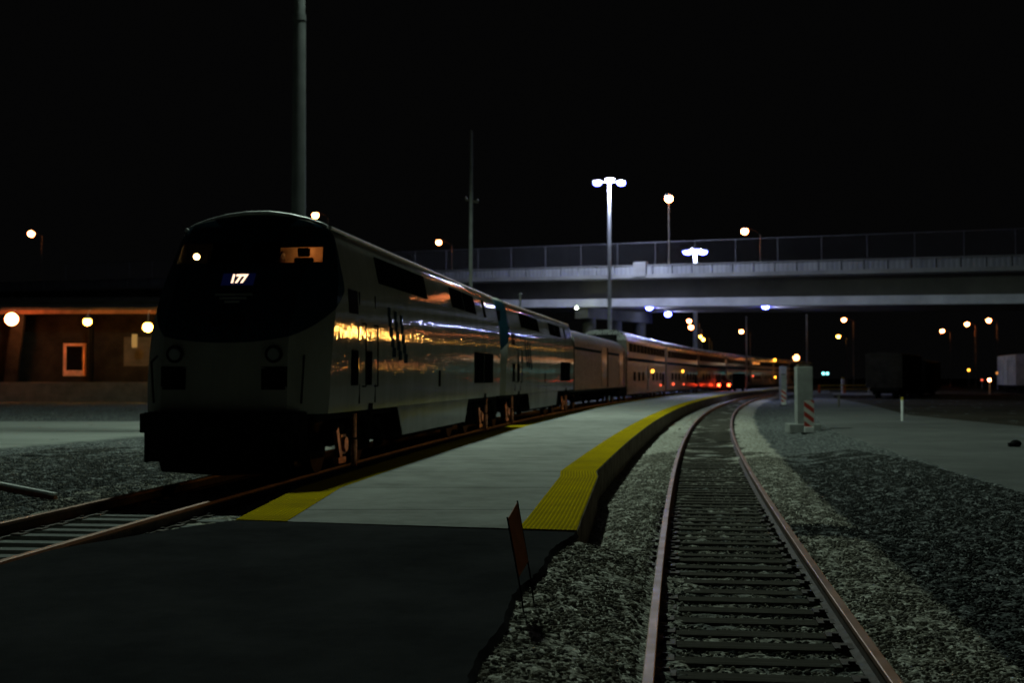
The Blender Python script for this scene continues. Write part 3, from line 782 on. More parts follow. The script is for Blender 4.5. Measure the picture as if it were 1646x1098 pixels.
# tall bilevel coaches
def coach(p, rz, label):
    root = empty("bilevel_coach", p, rz, label=label, cat="railway coach", group="tall bilevel coaches of the train")
    L = 25.7
    car_body(L, [(1.38, .42), (1.52, .52), (1.54, 1.8), (1.54, 3.9), (1.52, 4.18), (0, 4.18)], M['coach'], root)
    rf_ = car_body(L, [(1.535, 4.185), (1.50, 4.40), (1.38, 4.62), (1.05, 4.79), (.6, 4.87), (0, 4.90)], M['carroof'], root); rf_.name = "roof"; rf_.data.name = "roof"
    for k in range(11):
        y0 = 1.2 + k * 2.15
        panel(root, "upper_window", M['glass'], 1.54, y0 + .04, y0 + 1.88, 3.42, 4.02, .018)
    panel(root, "blue_band", M['bluepaint'], 1.54, .3, L - .3, 2.78, 3.02, .012)
    for k, y0 in enumerate((3.6, 6.2, 8.6, 15.4, 18.0, 20.6)):
        panel(root, "lower_window", M['glass'], 1.54, y0, y0 + 1.3, 1.42, 2.05, .016)
    d = panel(root, "door", M['roofgrey'], 1.54, 12.2, 13.25, .62, 2.55, .02)
    panel(d, "door_window", M['glass'], 1.56, 12.5, 12.95, 1.6, 2.3, .012)
    panel(root, "equipment_louvre", M['recess'], 1.54, 22.6, 24.2, 1.0, 2.0, .016)
    MB().box((0, L / 2, .62), (2.4, 15.5, .5)).build("underframe", M['black'], root)
    MB().box((0, .0, 2.9), (1.7, .5, 3.3)).build("diaphragm", M['black'], root)
    for yy in (.5, 25.2):
        panel(root, "corner_post", M['roofgrey'], 1.535, yy - .06, yy + .06, .6, 4.3, .02)
    car_trucks(root, L); return root
ords = ("first tall bilevel coach, right behind the low baggage car", "second tall bilevel coach from the locomotives, lit roof edge", "third tall bilevel coach, beside the far yellow strip",
        "fourth tall bilevel coach, behind the cart with red tail lamps", "fifth tall bilevel coach, with a row of small orange lit windows", "sixth tall bilevel coach, far along the curve", "last visible bilevel coach at the far end of the curve")
sS = sC + 24.8; coaches = []
p, rz = chord(sS, 26.0); c0 = coach(p, rz, ords[0]); coaches.append(c0)
for i in range(1, 7):
    p, rz = chord(sS + 26.0 * i, 26.0)
    c = copy_tree(c0); c.location = p; c.rotation_euler = (0, 0, rz); c["label"] = ords[i]; coaches.append(c)
# small glowing dots on particular coaches
def marker(root, y, z, r, mat, name="glow_dot"):
    MB().sphere((1.60, y, z), r, 10, 6).build(name, M[mat], root)
marker(coaches[0], 14.9, 2.15, .13, 'glow_amber'); marker(coaches[1], 11.6, 2.25, .11, 'glow_amber')
marker(coaches[0], 21.0, 1.02, .08, 'glow_red'); marker(coaches[1], 4.4, 1.06, .12, 'glow_red'); marker(coaches[1], 12.3, 1.0, .09, 'glow_red')  # red dots stand in for tail-lamp reflections on the coach sides
marker(coaches[4], 1.5, 1.9, .13, 'glow_red'); marker(coaches[5], 1.2, 1.7, .15, 'glow_amber'); 
for k in range(4): panel(coaches[4], "lit_window", M['winlit'], 1.56, 2.0 + k * 1.9, 2.9 + k * 1.9, 3.62, 3.95, .012)
marker(coaches[5], 1.0, 4.55, .22, 'glow_amber')

# ---------------------------------------------------------------- road bridge
ba = Vector((1, -.63, 0)).normalized(); bb = Vector((.63, 1, 0)).normalized()
BR = math.atan2(ba.y, ba.x)
broot = empty("road_bridge", (0, 120.3, 0), BR, label="concrete road bridge crossing over the train, pale parapet and dark girders", cat="bridge")
SL = -.0228
def zb_(t_, z): return z + SL * t_
T0, TE = -130, 150
def bar(m_, w0, w1, z0, z1, t0=T0, t1=TE):
    m_.loft([[(t_, w0, zb_(t_, z0)), (t_, w1, zb_(t_, z0)), (t_, w1, zb_(t_, z1)), (t_, w0, zb_(t_, z1))] for t_ in (t0, t1)], caps=True)
    return m_
bar(MB(), -.05, 15.05, 10.95, 11.20).build("deck", M['bridge'], broot)
bar(MB(), -.30, -.05, 10.98, 11.32).build("deck_edge", M['bridge'], broot)
for w_ in (1.35, 4.9, 8.5, 12.1):
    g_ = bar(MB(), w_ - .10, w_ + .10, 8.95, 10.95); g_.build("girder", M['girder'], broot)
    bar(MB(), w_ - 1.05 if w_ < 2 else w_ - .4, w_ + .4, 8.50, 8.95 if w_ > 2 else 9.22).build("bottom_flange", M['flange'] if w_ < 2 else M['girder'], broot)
for t_ in np.arange(-60, 90, 6.0): MB().box((t_, 6.7, zb_(t_, 9.6)), (.12, 10.6, .35)).build("cross_frame", M['girder'], broot)
par = MB(); t_ = T0
while t_ < TE:
    par.loft([[(a_, w0, zb_(a_, 11.32)), (a_, w1, zb_(a_, 11.32)), (a_, w1, zb_(a_, 12.10)), (a_, w0, zb_(a_, 12.10))] for a_ in (t_ + .05, t_ + 1.83) for w0, w1 in [(-.14, .12)]], caps=True)
    t_ += 1.88
pp = par.build("parapet", M['parapet'], broot)
bar(MB(), -.22, .18, 12.102, 12.17).build("coping", M['bridge'], pp)
MB().box((13.55, -.08, zb_(13.5, 11.75)), (1.25, .62, 1.35)).build("lamp_pedestal", M['bridge'], broot, bevel=.06)
bar(MB(), 14.7, 15.0, 11.2, 12.1).build("rear_parapet", M['bridge'], broot)
# chain-link fence above the parapet
fr_ = empty('chain_link_fence', (0, 120.3, 0), BR, label='faint tall chain-link fence standing on top of the bridge parapet', cat='fence')
for t_ in np.arange(-64, 110, 3.76): MB().cyl((t_, .0, zb_(t_, 12.17)), (t_, .0, zb_(t_, 14.15)), .025, n=6).build('post', M['wire'], fr_)
fe = MB()
for z_ in (14.13,): fe.loft([[(t2, -.02, zb_(t2, z_)), (t2, .02, zb_(t2, z_)), (t2, .02, zb_(t2, z_ + .04)), (t2, -.02, zb_(t2, z_ + .04))] for t2 in (-64, 110)], caps=True)
fe.build('top_rail', M['wire'], fr_)
cl = MB(); hh = 1.95
for t_ in np.arange(-64, 108, .24):
    for s_ in (1, -1):
        a_ = t_ if s_ > 0 else t_ + hh
        p0 = (a_, 0, zb_(a_, 12.17)); p1 = (a_ + s_ * hh, 0, zb_(a_ + s_ * hh, 12.17 + hh))
        cl.cyl(p0, p1, .006, n=3, cap=False)
cl.build('mesh', M['wire'], fr_)
# piers
for t_ in (7.2, -42, 62):
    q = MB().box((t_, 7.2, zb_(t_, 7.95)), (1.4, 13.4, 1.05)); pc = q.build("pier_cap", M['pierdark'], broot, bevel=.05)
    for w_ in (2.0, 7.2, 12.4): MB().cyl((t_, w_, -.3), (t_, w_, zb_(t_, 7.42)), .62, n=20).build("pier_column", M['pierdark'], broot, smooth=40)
def bw(t_, w_, z):   # bridge local to world
    v_ = Vector((0, 120.3, 0)) + ba * t_ + bb * w_; return (v_.x, v_.y, z)

# ---------------------------------------------------------------- lamps
def street_lamp(x, y, zt, z0, label, cat="street lamp", group="sodium lamps on the road bridge", r=.33, lens='lens_sodium', arm=1.6, pole_r=.10, power=None, color=SODIUM, face=-1, name="street_lamp", flood=False):
    """pole, arm towards face, cobra head with glowing lens centred at (x, y, zt)"""
    root = empty(name, (x, y - face * arm * 0 , z0), 0, label=label, cat=cat, group=group)
    H_ = zt - z0
    px = arm
    MB().cyl((px, 0, 0), (px, 0, H_ - .3), pole_r, pole_r * .6, 10).cyl((px, 0, 0), (px, 0, .25), pole_r * 1.9, n=12).build("pole", M['darkpole'], root, smooth=40)
    MB().tube([(px, 0, H_ - .32), (px * .6, 0, H_ + .12), (px * .15, 0, H_ + .30)], pole_r * .5).build("arm", M['black'], root)
    hd = MB().sphere((0, 0, H_ + .24), r * .95, 12, 8, (1.2, .8, .38)).build("lamp_head", M['galv'], root, smooth=60)
    MB().sphere((0, 0, H_), r, 14, 10, (1, 1, .95)).build("lens", M[lens], hd)
    if power: light("lamp_light", (0, -.2, H_ - r - .12), power, color, .25, root)
    if flood: light('flood_light', (-.1, -r - .25, H_), FARMAST_P, (1, .44, .09), .5, root, spot=15, target=(-.1 - x, -r - .25 + 40 - y, 2.2 - z0 - 0), blend=.5)
    return root
def P(px, py, Y): return ((px - 823) / 2050 * Y, Y, 1.855 + (607 - py) * Y / 2050)
def on_bridge(px, py, w_):
    k = (px - 823) / 2050
    # depth where the view line meets the bridge line offset w_ behind its face
    y0 = 120.3 + w_ * 1.182
    Y = y0 / (1 + .63 * k); return P(px, py, Y)
for px, py, w_, lab, r_ in ((1076, 318, -.08, "orange sodium lamp on a thin pole standing on the parapet pedestal", .36),
                            (1198, 371, 14, "sodium lamp on the bridge right of the pedestal lamp, pole lost in the dark", .34),
                            (705, 389, 14, "small reddish lamp left of the tall utility pole", .30),
                            (506, 345, 14, "orange lamp just above the leading locomotive's roof", .40),
                            (48, 375, 14, "orange lamp high at the far left, above the warehouse roof", .46)):
    x, y, z = on_bridge(px, py, w_)
    tloc = (x / ba.x); zd = 12.2 + SL * tloc if w_ < 1 else 11.2 + SL * tloc
    street_lamp(x, y, z, zd, lab, r=r_, arm=.0 if w_ < 1 else 1.5, pole_r=.07, power=14)
# triple-headed pole
def triple(x, y, zt, label, n=3, r=.34, power=TRIPLE_P, span=1.02, group="blue-white multi-head yard lights", lens='lens_blue', color=BLUE, pr=.20, name="floodlight_pole", spot=None):
    root = empty(name, (x, y, 0), 0, label=label, cat="light pole", group=group)
    MB().cyl((0, 0, -.3), (0, 0, zt), pr, pr * .62, 14).cyl((0, 0, 0), (0, 0, .5), pr * 1.7, n=14).build("pole", M['galv'], root, smooth=40)
    ring = MB().tube([(-span, 0, zt + .12), (span, 0, zt + .12)], .05).tube([(0, -span * .6, zt + .16), (0, 0, zt + .12)], .05)
    ring.build("crossarm", M['galv'], root)
    pos = [(-span, 0, 0), (0, -span * .7, .1), (span, 0, 0)] if n == 3 else [(-span, 0, 0), (span, 0, 0), (0, 0, .05)]
    for (dx, dy, dz) in pos:
        hd = MB().sphere((dx, dy, zt + .16 + dz), r * 1.15, 14, 8, (1.1, 1, .30)).build("lamp_head", M['galv'], root, smooth=60)
        MB().sphere((dx, dy, zt - .02 + dz), r, 14, 8, (1.05, 1, .62)).build("lens", M[lens], hd, smooth=60)
        light("lamp_light", (dx * 1.0, dy - .35, zt - .30 + dz), power / 3, color, .22, root)
    return root
x, y, z = P(980, 293, 108); triple(x, y, z, "tall pole with three glowing blue-white heads in front of the bridge")
x, y, z = P(1118, 404, 165); triple(x, y, z, "short-looking blue-white lamp cluster peeping over the bridge parapet", r=.62, power=TEE_P, span=.95, pr=.34)
# blue-white lamps hung under the bridge
def under_lamp(x, y, z, label, r=.34, lens='lens_blue', power=300, color=BLUE):
    top = 8.5 + SL * (x / ba.x)
    root = empty("underdeck_lamp", (x, y, z), 0, label=label, cat="lamp", group="lamps hung beneath the bridge")
    MB().cyl((0, 0, .1), (0, 0, max(top - z, .4)), .03, n=6).build("stem", M['galv'], root)
    hd = MB().sphere((0, 0, .16), r * .9, 12, 6, (1, 1, .4)).build("lamp_head", M['galv'], root)
    MB().sphere((0, 0, -.05), r, 14, 8, (1, 1, .85)).build("lens", M[lens], hd)
    light("lamp_light", (0, -r - .15, -r * .6), power, color, .15, root)
x, y, z = P(1044, 493, 117); under_lamp(x, y, z, "leftmost of the two close blue-white lamps under the bridge")
x, y, z = P(1074, 504, 124); under_lamp(x, y, z, "blue-white lamp under the bridge, lower right neighbour of a like lamp")
x, y, z = P(1231, 491, 111); under_lamp(x, y, z, "lone blue-white lamp under the right half of the bridge")
x, y, z = P(927, 494, 115.3); under_lamp(x, y, z, "small greenish white lamp over the bridge pier cap", r=.15, lens='lens_white', power=40, color=(.85, 1, .6))
# high mast: the yard's main light, head above the frame
mx_, my_ = -7.05, 42.0
mast = empty("high_mast", (mx_, my_, -.3), 0, label="thick tall lighting mast rising out of the picture behind the locomotive", cat="light mast")
MB().cyl((0, 0, 0), (0, 0, 14.1), .26, .205, 20).build("mast_lower", M['mastpaint'], mast, smooth=40)
MB().cyl((0, 0, 14.15), (0, 0, 26.2), .185, .12, 20).cyl((0, 0, 14.0), (0, 0, 14.2), .215, n=20).build("mast_upper", M['mastpaint'], mast, smooth=40)
for k in range(6):
    a_ = k * math.pi / 3
    hx, hy = 1.3 * math.cos(a_), 1.3 * math.sin(a_)
    hd = MB().tube([(0, 0, 26), (hx * .8, hy * .8, 26)], .05).sphere((hx, hy, 25.95), .36, 12, 6, (1, 1, .5)).build("lamp_head", M['galv'], mast)
    MB().sphere((hx, hy, 25.75), .30, 12, 6, (1, 1, .5)).build("lens", M['lens_white'], hd)
light("mast_light", (1.7, -.4, 25.2), MAST_P, WHITE, .45, mast, spot=161, target=(1.7, -.4, 0), blend=.12)
light("mast_light_forward", (1.5, .6, 25.2), 9500, WHITE, .45, mast, spot=64, target=(10, 20, 0), blend=.7)
# utility pole
x, y, z = P(756, 207, 90)
up = empty("utility_pole", (x, y, -.2), 0, label="slender wooden utility pole with one small crossarm, left of the bridge lamps", cat="utility pole")
MB().cyl((0, 0, 0), (.05, 0, z + .2), .17, .09, 10).build("pole", M['pillar'], up, smooth=40)
zc = 1.855 + (607 - 322) * 90 / 2050 + .2
MB().box((.1, 0, zc), (.95, .12, .14), ry=.22).build("crossarm", M['darkpole'], up)
for dx in (-.32, .08, .5): MB().cyl((dx, 0, zc + .04 - dx * .2), (dx, 0, zc + .24 - dx * .2), .05, n=8).build("insulator", M['galv'], up)
# utility crossarm far behind the triple lamp + thin poles by the far train
def thin_pole(px, pyt, Y, label, r=.09, cross=0):
    x, y, z = P(px, pyt, Y); rt_ = empty("thin_pole", (x, y, -.3), 0, label=label, cat="pole", group="bare thin poles beyond the train")
    MB().cyl((0, 0, 0), (0, 0, z + .3), r, r * .7, 8).build("pole", M['galv'], rt_, smooth=40)
    MB().cyl((0, 0, z + .28), (0, 0, z + .42), r * 1.3, r * .5, 8).build("cap", M['galv'], rt_)
    if cross: MB().box((0, 0, z - .3), (cross, .1, .12)).build("crossarm", M['galv'], rt_)
thin_pole(1200, 510, 150, "bare thin pole standing over the middle of the far coaches")
thin_pole(1297, 507, 140, "bare thin pole above the square concrete pillar")
thin_pole(836, 473, 92, "short dark post sticking up behind the second locomotive", r=.12)
# far yard lamps seen under the bridge
far = [(1108, 516, 200, .34, 'lens_sodium', "upper of two reddish lamps under the bridge, right of the blue pair"), (1111, 526, 190, .36, 'lens_sodium', "lower of two reddish lamps under the bridge, right of the blue pair"),
       (1126, 541, 230, .32, 'lens_amber', "upper lamp of the small close amber pair above the coach roofs"), (1130, 546, 232, .30, 'lens_amber', "lower lamp of the small close amber pair above the coach roofs"),
       (1192, 533, 230, .36, 'lens_sodium', "lone orange lamp just left of the first bare thin pole"),
       (1357, 514, 220, .38, 'lens_sodium', "upper lamp of the pair right of the concrete pillar"), (1348, 541, 260, .36, 'lens_amber', "lower lamp of the pair right of the concrete pillar"),
       (1515, 532, 260, .40, 'lens_sodium', "lowest and leftmost of three lamps in a rising row at the right"), (1555, 521, 250, .42, 'lens_sodium', "middle one of three lamps in a rising row at the right"), (1590, 515, 245, .44, 'lens_sodium', "highest of three lamps in a rising row at the right")]
for px, py, Y, r_, lens, lab in far:
    x, y, z = P(px, py, Y); street_lamp(x, y, z, -.36, lab, group="distant yard lamps", cat="yard lamp", r=r_, lens=lens, arm=1.6, pole_r=.11, name="yard_lamp", flood=px > 1500)
# platform lamp far along the curve (lights the far platform)
M['lens_end'] = emis('end_lamp', (1.0, .35, .12), 14)
x, y, z = P(1280, 575, 205)
street_lamp(x, y, z, 0, "bright low lamp at the far end of the train", group="distant yard lamps", cat="yard lamp", r=.50, lens='lens_end', arm=-1.2, pole_r=.08, power=60, color=(1, .75, .5), name="yard_lamp")
# very small low lights at the right, far off
low = [(1496, 601, 300, .55, 'lens_amber', "yellower of two low lights close together, far right yard"), (1505, 594, 310, .42, 'lens_sodium', "whiter of two low lights close together, far right yard"),
       (1557, 595, 300, .26, 'glow_amber', "lone faint orange light low in the far right yard"), (1590, 611, 140, .17, 'lens_sodium', "bright low light left of the pale boxcar"),
       (1578, 611, 210, .16, 'glow_red', "dim reddish low light next to the bright one by the boxcar"), (1603, 600, 200, .22, 'winlit', "dull orange low light beside the pale boxcar end")]
for px, py, Y, r_, lens, lab in low:
    x, y, z = P(px, py, Y)
    rt_ = empty("wayside_light", (x, y, -.36), 0, label=lab, cat="light", group="small low lights in the far yard")
    MB().cyl((0, 0, 0), (0, 0, z + .36), .08, n=8).build("post", M['galv'], rt_)
    MB().box((0, .12, z + .36), (r_ * 2.1, .2, r_ * 2.1)).build("housing", M['galv'], rt_, bevel=.03)
    MB().sphere((0, -.02, z + .36), r_, 12, 8, (1, .6, 1)).build("lens", M[lens], rt_)
    if Y == 140: light('wayside_glow', (.5, -.5, z + .4), 30, SODIUM, .1, rt_)
# cyan dwarf signal
x, y, z = P(1326.5, 600.5, 230)
rt_ = empty("railway_signal", (x, y, -.36), 0, label="signal showing two cyan lights side by side, right of the pillar", cat="signal")
MB().cyl((0, 0, 0), (0, 0, z), .09, n=8).build("post", M['black'], rt_)
hd = MB().box((0, .1, z + .36), (1.5, .25, .8)).build("signal_head", M['black'], rt_, bevel=.04)
for dx in (-.35, .35): MB().sphere((dx, -.05, z + .36), .24, 10, 8, (1, .5, 1)).build("lens", M['cyan'], hd)

# ---------------------------------------------------------------- warehouse at the left
wr = empty("warehouse", (0, 97, 0), R(-3), label="long low warehouse with a lit canopy edge and loading dock, at the left", cat="warehouse")
XA, XB = -62, -14
MB().box(((XA + XB) / 2, 6, 4.6), (XB - XA, 8, 6.6)).build("wall", M['wallbrown'], wr)
MB().box(((XA + XB) / 2, 0, .75), (XB - XA, 6, 1.5)).box(((XA + XB) / 2, -3.1, .2), (XB - XA, .4, .5)).build("loading_dock", M['wallgrey'], wr)
rf = MB(); rf.loft([[(XA - 1, -1.6, 7.02), (XA - 1, 11, 8.6), (XA - 1, 11, 8.8), (XA - 1, -1.6, 7.2)], [(XB + 1, -1.6, 7.02), (XB + 1, 11, 8.6), (XB + 1, 11, 8.8), (XB + 1, -1.6, 7.2)]], caps=True)
rf.build("roof", M['roofdark'], wr)
MB().box(((XA + XB) / 2, -1.64, 6.86), (XB - XA + 2, .08, .30)).build("fascia", M['eave'], wr)
for x_ in (-57, -49.2, -32.05, -24.4, -16): MB().box((x_, -1.4, 4.2), (.26, .26, 5.4)).build("canopy_post", M['recess'], wr)
MB().box((-39.6, -1.5, 4.0), (.5, .5, 5.2)).build("drainpipe_post", M['pillar'], wr)
MB().loft([[(-38.9, -1.4, 1.5), (-37.9, -1.4, 1.5), (-37.9, -1.1, 1.5), (-38.9, -1.1, 1.5)], [(-38.3, -1.4, 6.7), (-37.3, -1.4, 6.7), (-37.3, -1.1, 6.7), (-38.3, -1.1, 6.7)]], caps=True).build("canopy_brace", M['wallbrown'], wr)
# pale frame round a window on the wall
q = MB(); wx, wz0, wz1, hw = -34.7, 2.2, 4.45, .78
q.box((wx - hw, 1.93, (wz0 + wz1) / 2), (.22, .16, wz1 - wz0)).box((wx + hw, 1.93, (wz0 + wz1) / 2), (.22, .16, wz1 - wz0)).box((wx, 1.93, wz1), (2 * hw + .22, .16, .2)).box((wx, 1.93, wz0), (2 * hw + .22, .16, .45))
wf_ = q.build("window_frame", M['frame'], wr); MB().box((wx, 1.97, (wz0 + wz1) / 2), (2 * hw - .1, .05, wz1 - wz0 - .2)).build("window_pane", M['recess'], wf_)
q = MB().box((-29.9, 1.95, 4.75), (.42, .08, 1.05)); q.build("narrow_lit_window", emis("narrow_window_glow", (1, .55, .15), .30), wr)
MB().box((-25.0, 1.97, 3.9), (11.5, .05, 2.3)).build("block_panel", M['wallgrey'], wr)
for k, x_ in enumerate((-56, -45)): MB().box((x_, 1.96, 3.1), (3.4, .08, 3.2)).build("roller_door", M['recess'], wr)
wl = [((18, 513, 95), .46, 'lens_sodium', "big orange lamp at the left end under the warehouse eave", 40, SODIUM), ((140, 517, 95), .30, 'lens_amber', "yellowish lamp under the middle of the warehouse eave", 24, AMBER), ((237, 526, 95), .36, 'lens_amber', "yellow lamp under the warehouse eave beside the locomotive nose", 28, AMBER)]
for (px, py, Y), r_, lens, lab, pw, cl_ in wl:
    x, y, z = P(px, py, Y)
    rt_ = empty("eave_lamp", (x, y, z), 0, label=lab, cat="lamp", group="lamps under the warehouse eave")
    MB().tube([(0, 0, .2), (0, .2, 6.8 - z), (0, .7, 6.9 - z)], .03).build("bracket", M['galv'], rt_)
    hd = MB().cyl((0, 0, .12), (0, 0, .45), r_ * .9, .1, 12).build("shade", M['galv'], rt_)
    MB().sphere((0, 0, 0), r_, 14, 10).build("lens", M[lens], rt_)
    light("lamp_light", (0, -.1, -r_ - .1), pw, cl_, .15, rt_)
    light("lamp_glow", (0, r_ + .45, .3), pw * .05, cl_, .1, rt_)

# ---------------------------------------------------------------- right-hand side furniture
def pillar(x, y, w_, h, label, base=True, panel_=True, pdx=0):
    rt_ = empty("concrete_pillar", (x, y, -.12), -.05, label=label, cat="pillar", group="square concrete pillars beside the near track")
    MB().box((0, 0, h / 2), (w_, w_, h)).build("shaft", M['pillar'], rt_, bevel=.02)
    MB().box((0, 0, h + .04), (w_ * .8, w_ * .8, .09)).build("cap", M['rust'], rt_, bevel=.01)
    if base: MB().box((-.02, .05, .16), (w_ * 2.0, w_ * 1.7, .34)).build("footing", M['pillar'], rt_, bevel=.03)
    return rt_
pillar(10.42, 45.6, .56, 2.36, "tall pale square concrete pillar, nearest, striped board at its foot")
pillar(24.0, 113, .60, 2.95, "dark square concrete pillar between the far coaches and the near pillar", base=False)
pillar(19.35, 91, .30, 2.15, "thin pale concrete post between the dark pillar and the near pillar", base=False)
def board(x, y, w_, h, label, z0=-.12):
    rt_ = empty("marker_board", (x, y, z0), -.08, label=label, cat="warning board", group="red and white striped warning boards")
    MB().box((0, 0, .26 + h / 2), (w_, .04, h)).build("striped_panel", M['stripe'], rt_)
    MB().box((0, .045, .12 + h / 2), (w_ * .9, .04, h + .22)).box((0, 0, .16), (w_, .10, .20)).build("backing", M['white'], rt_, bevel=.01)
    MB().box((0, .02, .03), (w_ * 1.5, .42, .06)).build("rubber_base", M['black'], rt_, bevel=.015)
board(10.33, 44.4, .33, .92, "red and white striped board in front of the nearest concrete pillar")
board(19.35 - .28, 89.6, .32, .85, "smaller red and white striped board by the thin far post")
def marker_post(x, y, h, r, label, z0=0, mat='white', cap='yrail'):
    rt_ = empty("marker_post", (x, y, z0), 0, label=label, cat="marker post", group="slim marker posts at the right")
    MB().cyl((0, 0, 0), (0, 0, h * .88), r, n=12).build("tube", M[mat], rt_, smooth=40)
    MB().cyl((0, 0, h * .88), (0, 0, h), r * 1.02, r * .8, 12).build("band", M[cap], rt_, smooth=40)
marker_post(16.39, 53.6, 1.0, .062, "white marker post with a dull yellow top standing on the service road edge", .03)
marker_post(20.3, 79.3, .80, .07, "short brownish post beyond the nearest concrete pillar", .0, 'darkpole', 'darkpole')
marker_post(38.9, 150, 1.9, .20, "white post at the far platform end, left of the yellow barrier's middle", 0)
# low yellow barrier
rt_ = empty("barrier", (35.9, 149, 0), -.03, label="low dull yellow barrier with orange end post at the far right of the platform", cat="barrier")
MB().box((2.9, 0, .95), (5.8, .08, .14)).box((2.9, 0, .50), (5.8, .08, .10)).build("rail", M['yrail'], rt_)
for dx in (0, 2.9, 5.8): MB().box((dx, .1, .5), (.26, .14, 1.1)).build("post", M['obarrel'] if dx < 5 else M['white'], rt_)
# pale concrete crossing strip beyond
sheet("far_crossing", [(133, 27.5, 43), (140, 29, 43.5), (152, 32, 44)], .02, M['lot'], kind='structure')
# dark lump on the road
rt = MB(); rt.sphere((0, 0, .08), .13, 12, 8, (1.15, 1, .8)).box((-.12, .02, .05), (.12, .14, .10))
rt.build("rubber_block", M['black'], loc=(13.25, 33.6, .035), label="small black lump lying on the service road at the right edge", cat="rubble block", smooth=50)
# orange wire-leg marker in the foreground
fx, fy = .17, 9.5
fl = empty("wire_marker", (fx, fy, -.16), 0, label="small orange marker plate on two leaning wire legs at the asphalt edge", cat="marker flag")
A0, A1 = Vector((-.045, -.15, 0)), Vector((-.205, -.20, 1.00)); B0, B1 = Vector((.035, .15, 0)), Vector((-.130, .10, 1.09))
MB().tube([A0, A0.lerp(A1, .45) + Vector((.012, 0, 0)), A1], .006, 8).build("wire_leg", M['black'], fl)
MB().tube([B0, B0.lerp(B1, .45) + Vector((.012, 0, 0)), B1], .006, 8).build("wire_leg", M['black'], fl)
pl = MB(); a_, b_, c_, d_ = A0.lerp(A1, .56) + Vector((.01, 0, 0)), B0.lerp(B1, .58) + Vector((.008, 0, 0)), B1 - Vector((.003, 0, .01)), A1 + Vector((.003, 0, -.01))
pl.quad(a_, b_, c_, d_, .006).build("plate", M['orange'], fl)
MB().sphere((.0, .02, .02), .07, 10, 6, (1.1, 1, .5)).build("foot", M['black'], fl)

# ---------------------------------------------------------------- carts and driver on the platform
cx, cy = 24.9, 150; ch = T1.at(T1.sY(150))[2]
ct = empty("platform_tractor", (cx, cy, ZP), -ch, label="small dark baggage tractor with two red tail lamps driving along the platform", cat="baggage tractor")
MB().box((0, 1.1, .48), (1.25, 2.2, .36)).box((0, 1.85, .78), (1.15, .7, .45)).build("body", M['black'], ct, bevel=.06)
for sx in (-.58, .58):
    for yy in (.35, 1.85): MB().cyl((sx - .08, yy, .24), (sx + .08, yy, .24), .24, n=16).build("wheel", M['black'], ct, smooth=40)
    MB().sphere((sx, -.04, .66), .17, 12, 8, (1, .4, 1)).build("tail_lamp", M['tail_red'], ct)
    MB().cyl((sx * .95, .2, .6), (sx * .95, .2, 1.75), .03, n=6).build("canopy_post", M['black'], ct)
MB().box((0, .75, .78), (.9, .4, .10)).box((0, .45, 1.0), (.9, .08, .42)).build("seat", M['bluepaint'], ct, bevel=.03)
for sx in (-.45, .45): light("tail_glow", (sx, -.5, .7), 9, (1, .06, .02), .08, ct)
# driver: one skinned body
bm = bmesh.new(); sk = bm.verts.layers.skin.verify()
J = {'pel': (0, .8, .88, .15), 'wai': (0, .76, 1.05, .14), 'che': (0, .78, 1.28, .17), 'nek': (0, .80, 1.47, .07), 'hed': (0, .82, 1.58, .10), 'top': (0, .83, 1.70, .09),
     'shl': (-.19, .80, 1.40, .065), 'ell': (-.25, 1.0, 1.18, .048), 'hal': (-.16, 1.25, 1.12, .04), 'shr': (.19, .80, 1.40, .065), 'elr': (.25, 1.0, 1.18, .048), 'har': (.16, 1.25, 1.12, .04),
     'hil': (-.10, .85, .88, .09), 'knl': (-.14, 1.28, .90, .065), 'anl': (-.14, 1.42, .72, .045), 'hir': (.10, .85, .88, .09), 'knr': (.14, 1.28, .90, .065), 'anr': (.14, 1.42, .72, .045)}
vv = {}
for k_, (x_, y_, z_, r_) in J.items(): vv[k_] = bm.verts.new((x_, y_, z_)); vv[k_][sk].radius = (r_, r_)
for a_, b_ in (('pel','wai'),('wai','che'),('che','nek'),('nek','hed'),('hed','top'),('che','shl'),('shl','ell'),('ell','hal'),('che','shr'),('shr','elr'),('elr','har'),('pel','hil'),('hil','knl'),('knl','anl'),('pel','hir'),('hir','knr'),('knr','anr')):
    bm.edges.new((vv[a_], vv[b_]))
vv['pel'][sk].use_root = True
me = bpy.data.meshes.new("person"); bm.to_mesh(me); bm.free(); me.materials.append(M['cloth'])
po = bpy.data.objects.new("person", me); col.objects.link(po); po.location = (cx, cy, ZP); po.rotation_euler = (0, 0, -ch)
po.modifiers.new("skin", 'SKIN'); sb_ = po.modifiers.new("sub", 'SUBSURF'); sb_.levels = sb_.render_levels = 2
tag(po, "person in dark clothes seated at the wheel of the platform tractor", "person")
MB().sphere((0, .80, 1.70), .115, 12, 8, (1, 1.1, .7)).build("cap", M['black'], po)
# tall dark luggage trolley nearer on the platform
hx, hy, hh_ = 25.95, 146, T1.at(T1.sY(146))[2]
tr_ = empty("luggage_trolley", (hx, hy, ZP), -hh_, label="tall dark luggage trolley parked by the platform's right edge, before the tractor", cat="luggage trolley")
MB().box((0, 0, .36), (1.15, 2.0, .12)).build("deck", M['black'], tr_, bevel=.02)
for yy in (-.96, .96): MB().box((0, yy, 1.15), (1.2, .06, 1.7)).build("end_panel", M['black'], tr_)
MB().box((-.1, 0, .78), (.85, 1.5, .7)).box((.05, -.1, 1.32), (.7, 1.1, .36)).build("covered_load", M['cloth'], tr_, bevel=.08)
for sx in (-.45, .45):
    for yy in (-.7, .7): MB().cyl((sx - .05, yy, .18), (sx + .05, yy, .18), .18, n=14).build("wheel", M['black'], tr_, smooth=40)

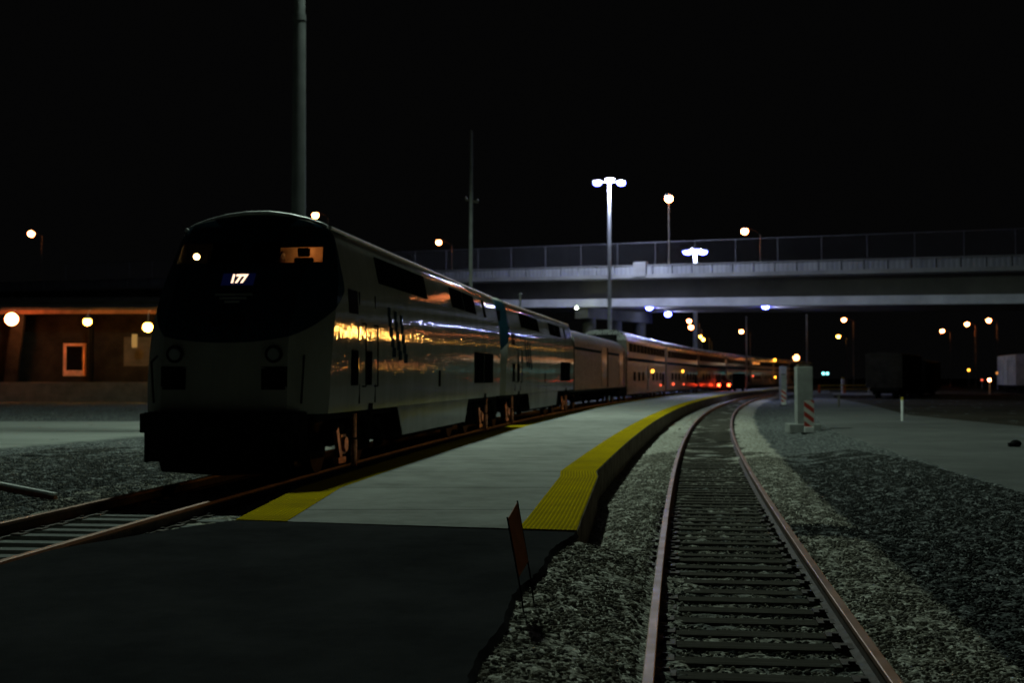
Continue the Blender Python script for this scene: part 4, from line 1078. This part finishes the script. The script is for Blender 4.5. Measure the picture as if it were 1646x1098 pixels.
# ---------------------------------------------------------------- freight cars at the right
def boxcar(x, y, rz, L, w_, h, mat, label, z0=.1):
    rt_ = empty("boxcar", (x, y, z0), rz, label=label, cat="freight car", group="freight cars standing in the right-hand yard")
    m_ = MB(); pr = [(-w_ / 2, .95), (w_ / 2, .95), (w_ / 2, h - .12), (w_ * .4, h - .02), (0, h + .06), (-w_ * .4, h - .02), (-w_ / 2, h - .12)]
    m_.loft([[(a, yy, b) for a, b in pr] for yy in (.4, L - .4)], caps=True); m_.build("body", M[mat], rt_)
    for sg in (-1, 1):
        for yy in np.arange(1.2, L - 1, 1.3): MB().box((sg * (w_ / 2 + .04), yy, (h + .4) / 2), (.07, .12, h - 1.6)).build("side_rib", M[mat], rt_)
        MB().box((sg * (w_ / 2 + .09), L / 2, h / 2 + .2), (.06, 2.8, h - 1.7)).build("sliding_door", M[mat], rt_)
    q = MB()
    for k in range(9): q.box((w_ * .32, .32, 1.1 + k * .33), (.42, .04, .03))
    q.build("ladder", M['rust'], rt_)
    MB().box((0, L / 2, .8), (w_ * .8, L - 1.2, .28)).build("underframe", M['black'], rt_)
    for yc in (2.4, L - 2.4):
        q = MB().box((-1.0, yc, .5), (.14, 2.2, .3)).box((1.0, yc, .5), (.14, 2.2, .3)).box((0, yc, .55), (1.9, .3, .2))
        for e in (-.85, .85):
            for sg in (-1, 1): q.cyl((sg * .7, yc + e, .44), (sg * .82, yc + e, .44), .42, n=16)
        q.build("bogie", M['black'], rt_)
    return rt_
boxcar(32.0, 110, -R(24), 15.5, 3.1, 4.0, 'boxcar', "dark boxcar end beyond the service road, right of the yellow barrier", 0)
boxcar(39.2, 126, -R(24), 15.5, 3.1, 3.9, 'boxcar', "second dark boxcar, hidden mostly behind the nearer dark one", -.3)
boxcar(52.5, 125, -R(30), 15.5, 3.1, 3.8, 'boxcar', "dull boxcar standing alone in the gloom, middle of the right yard", 0)
boxcar(60.2, 148, R(-12), 13.5, 3.2, 4.6, 'cream', "pale ribbed boxcar cut by the right edge of the picture", 0)
boxcar(70.0, 175, R(-14), 13.5, 3.2, 4.9, 'cream', "pale boxcar farther back behind the pale ribbed one", 0)
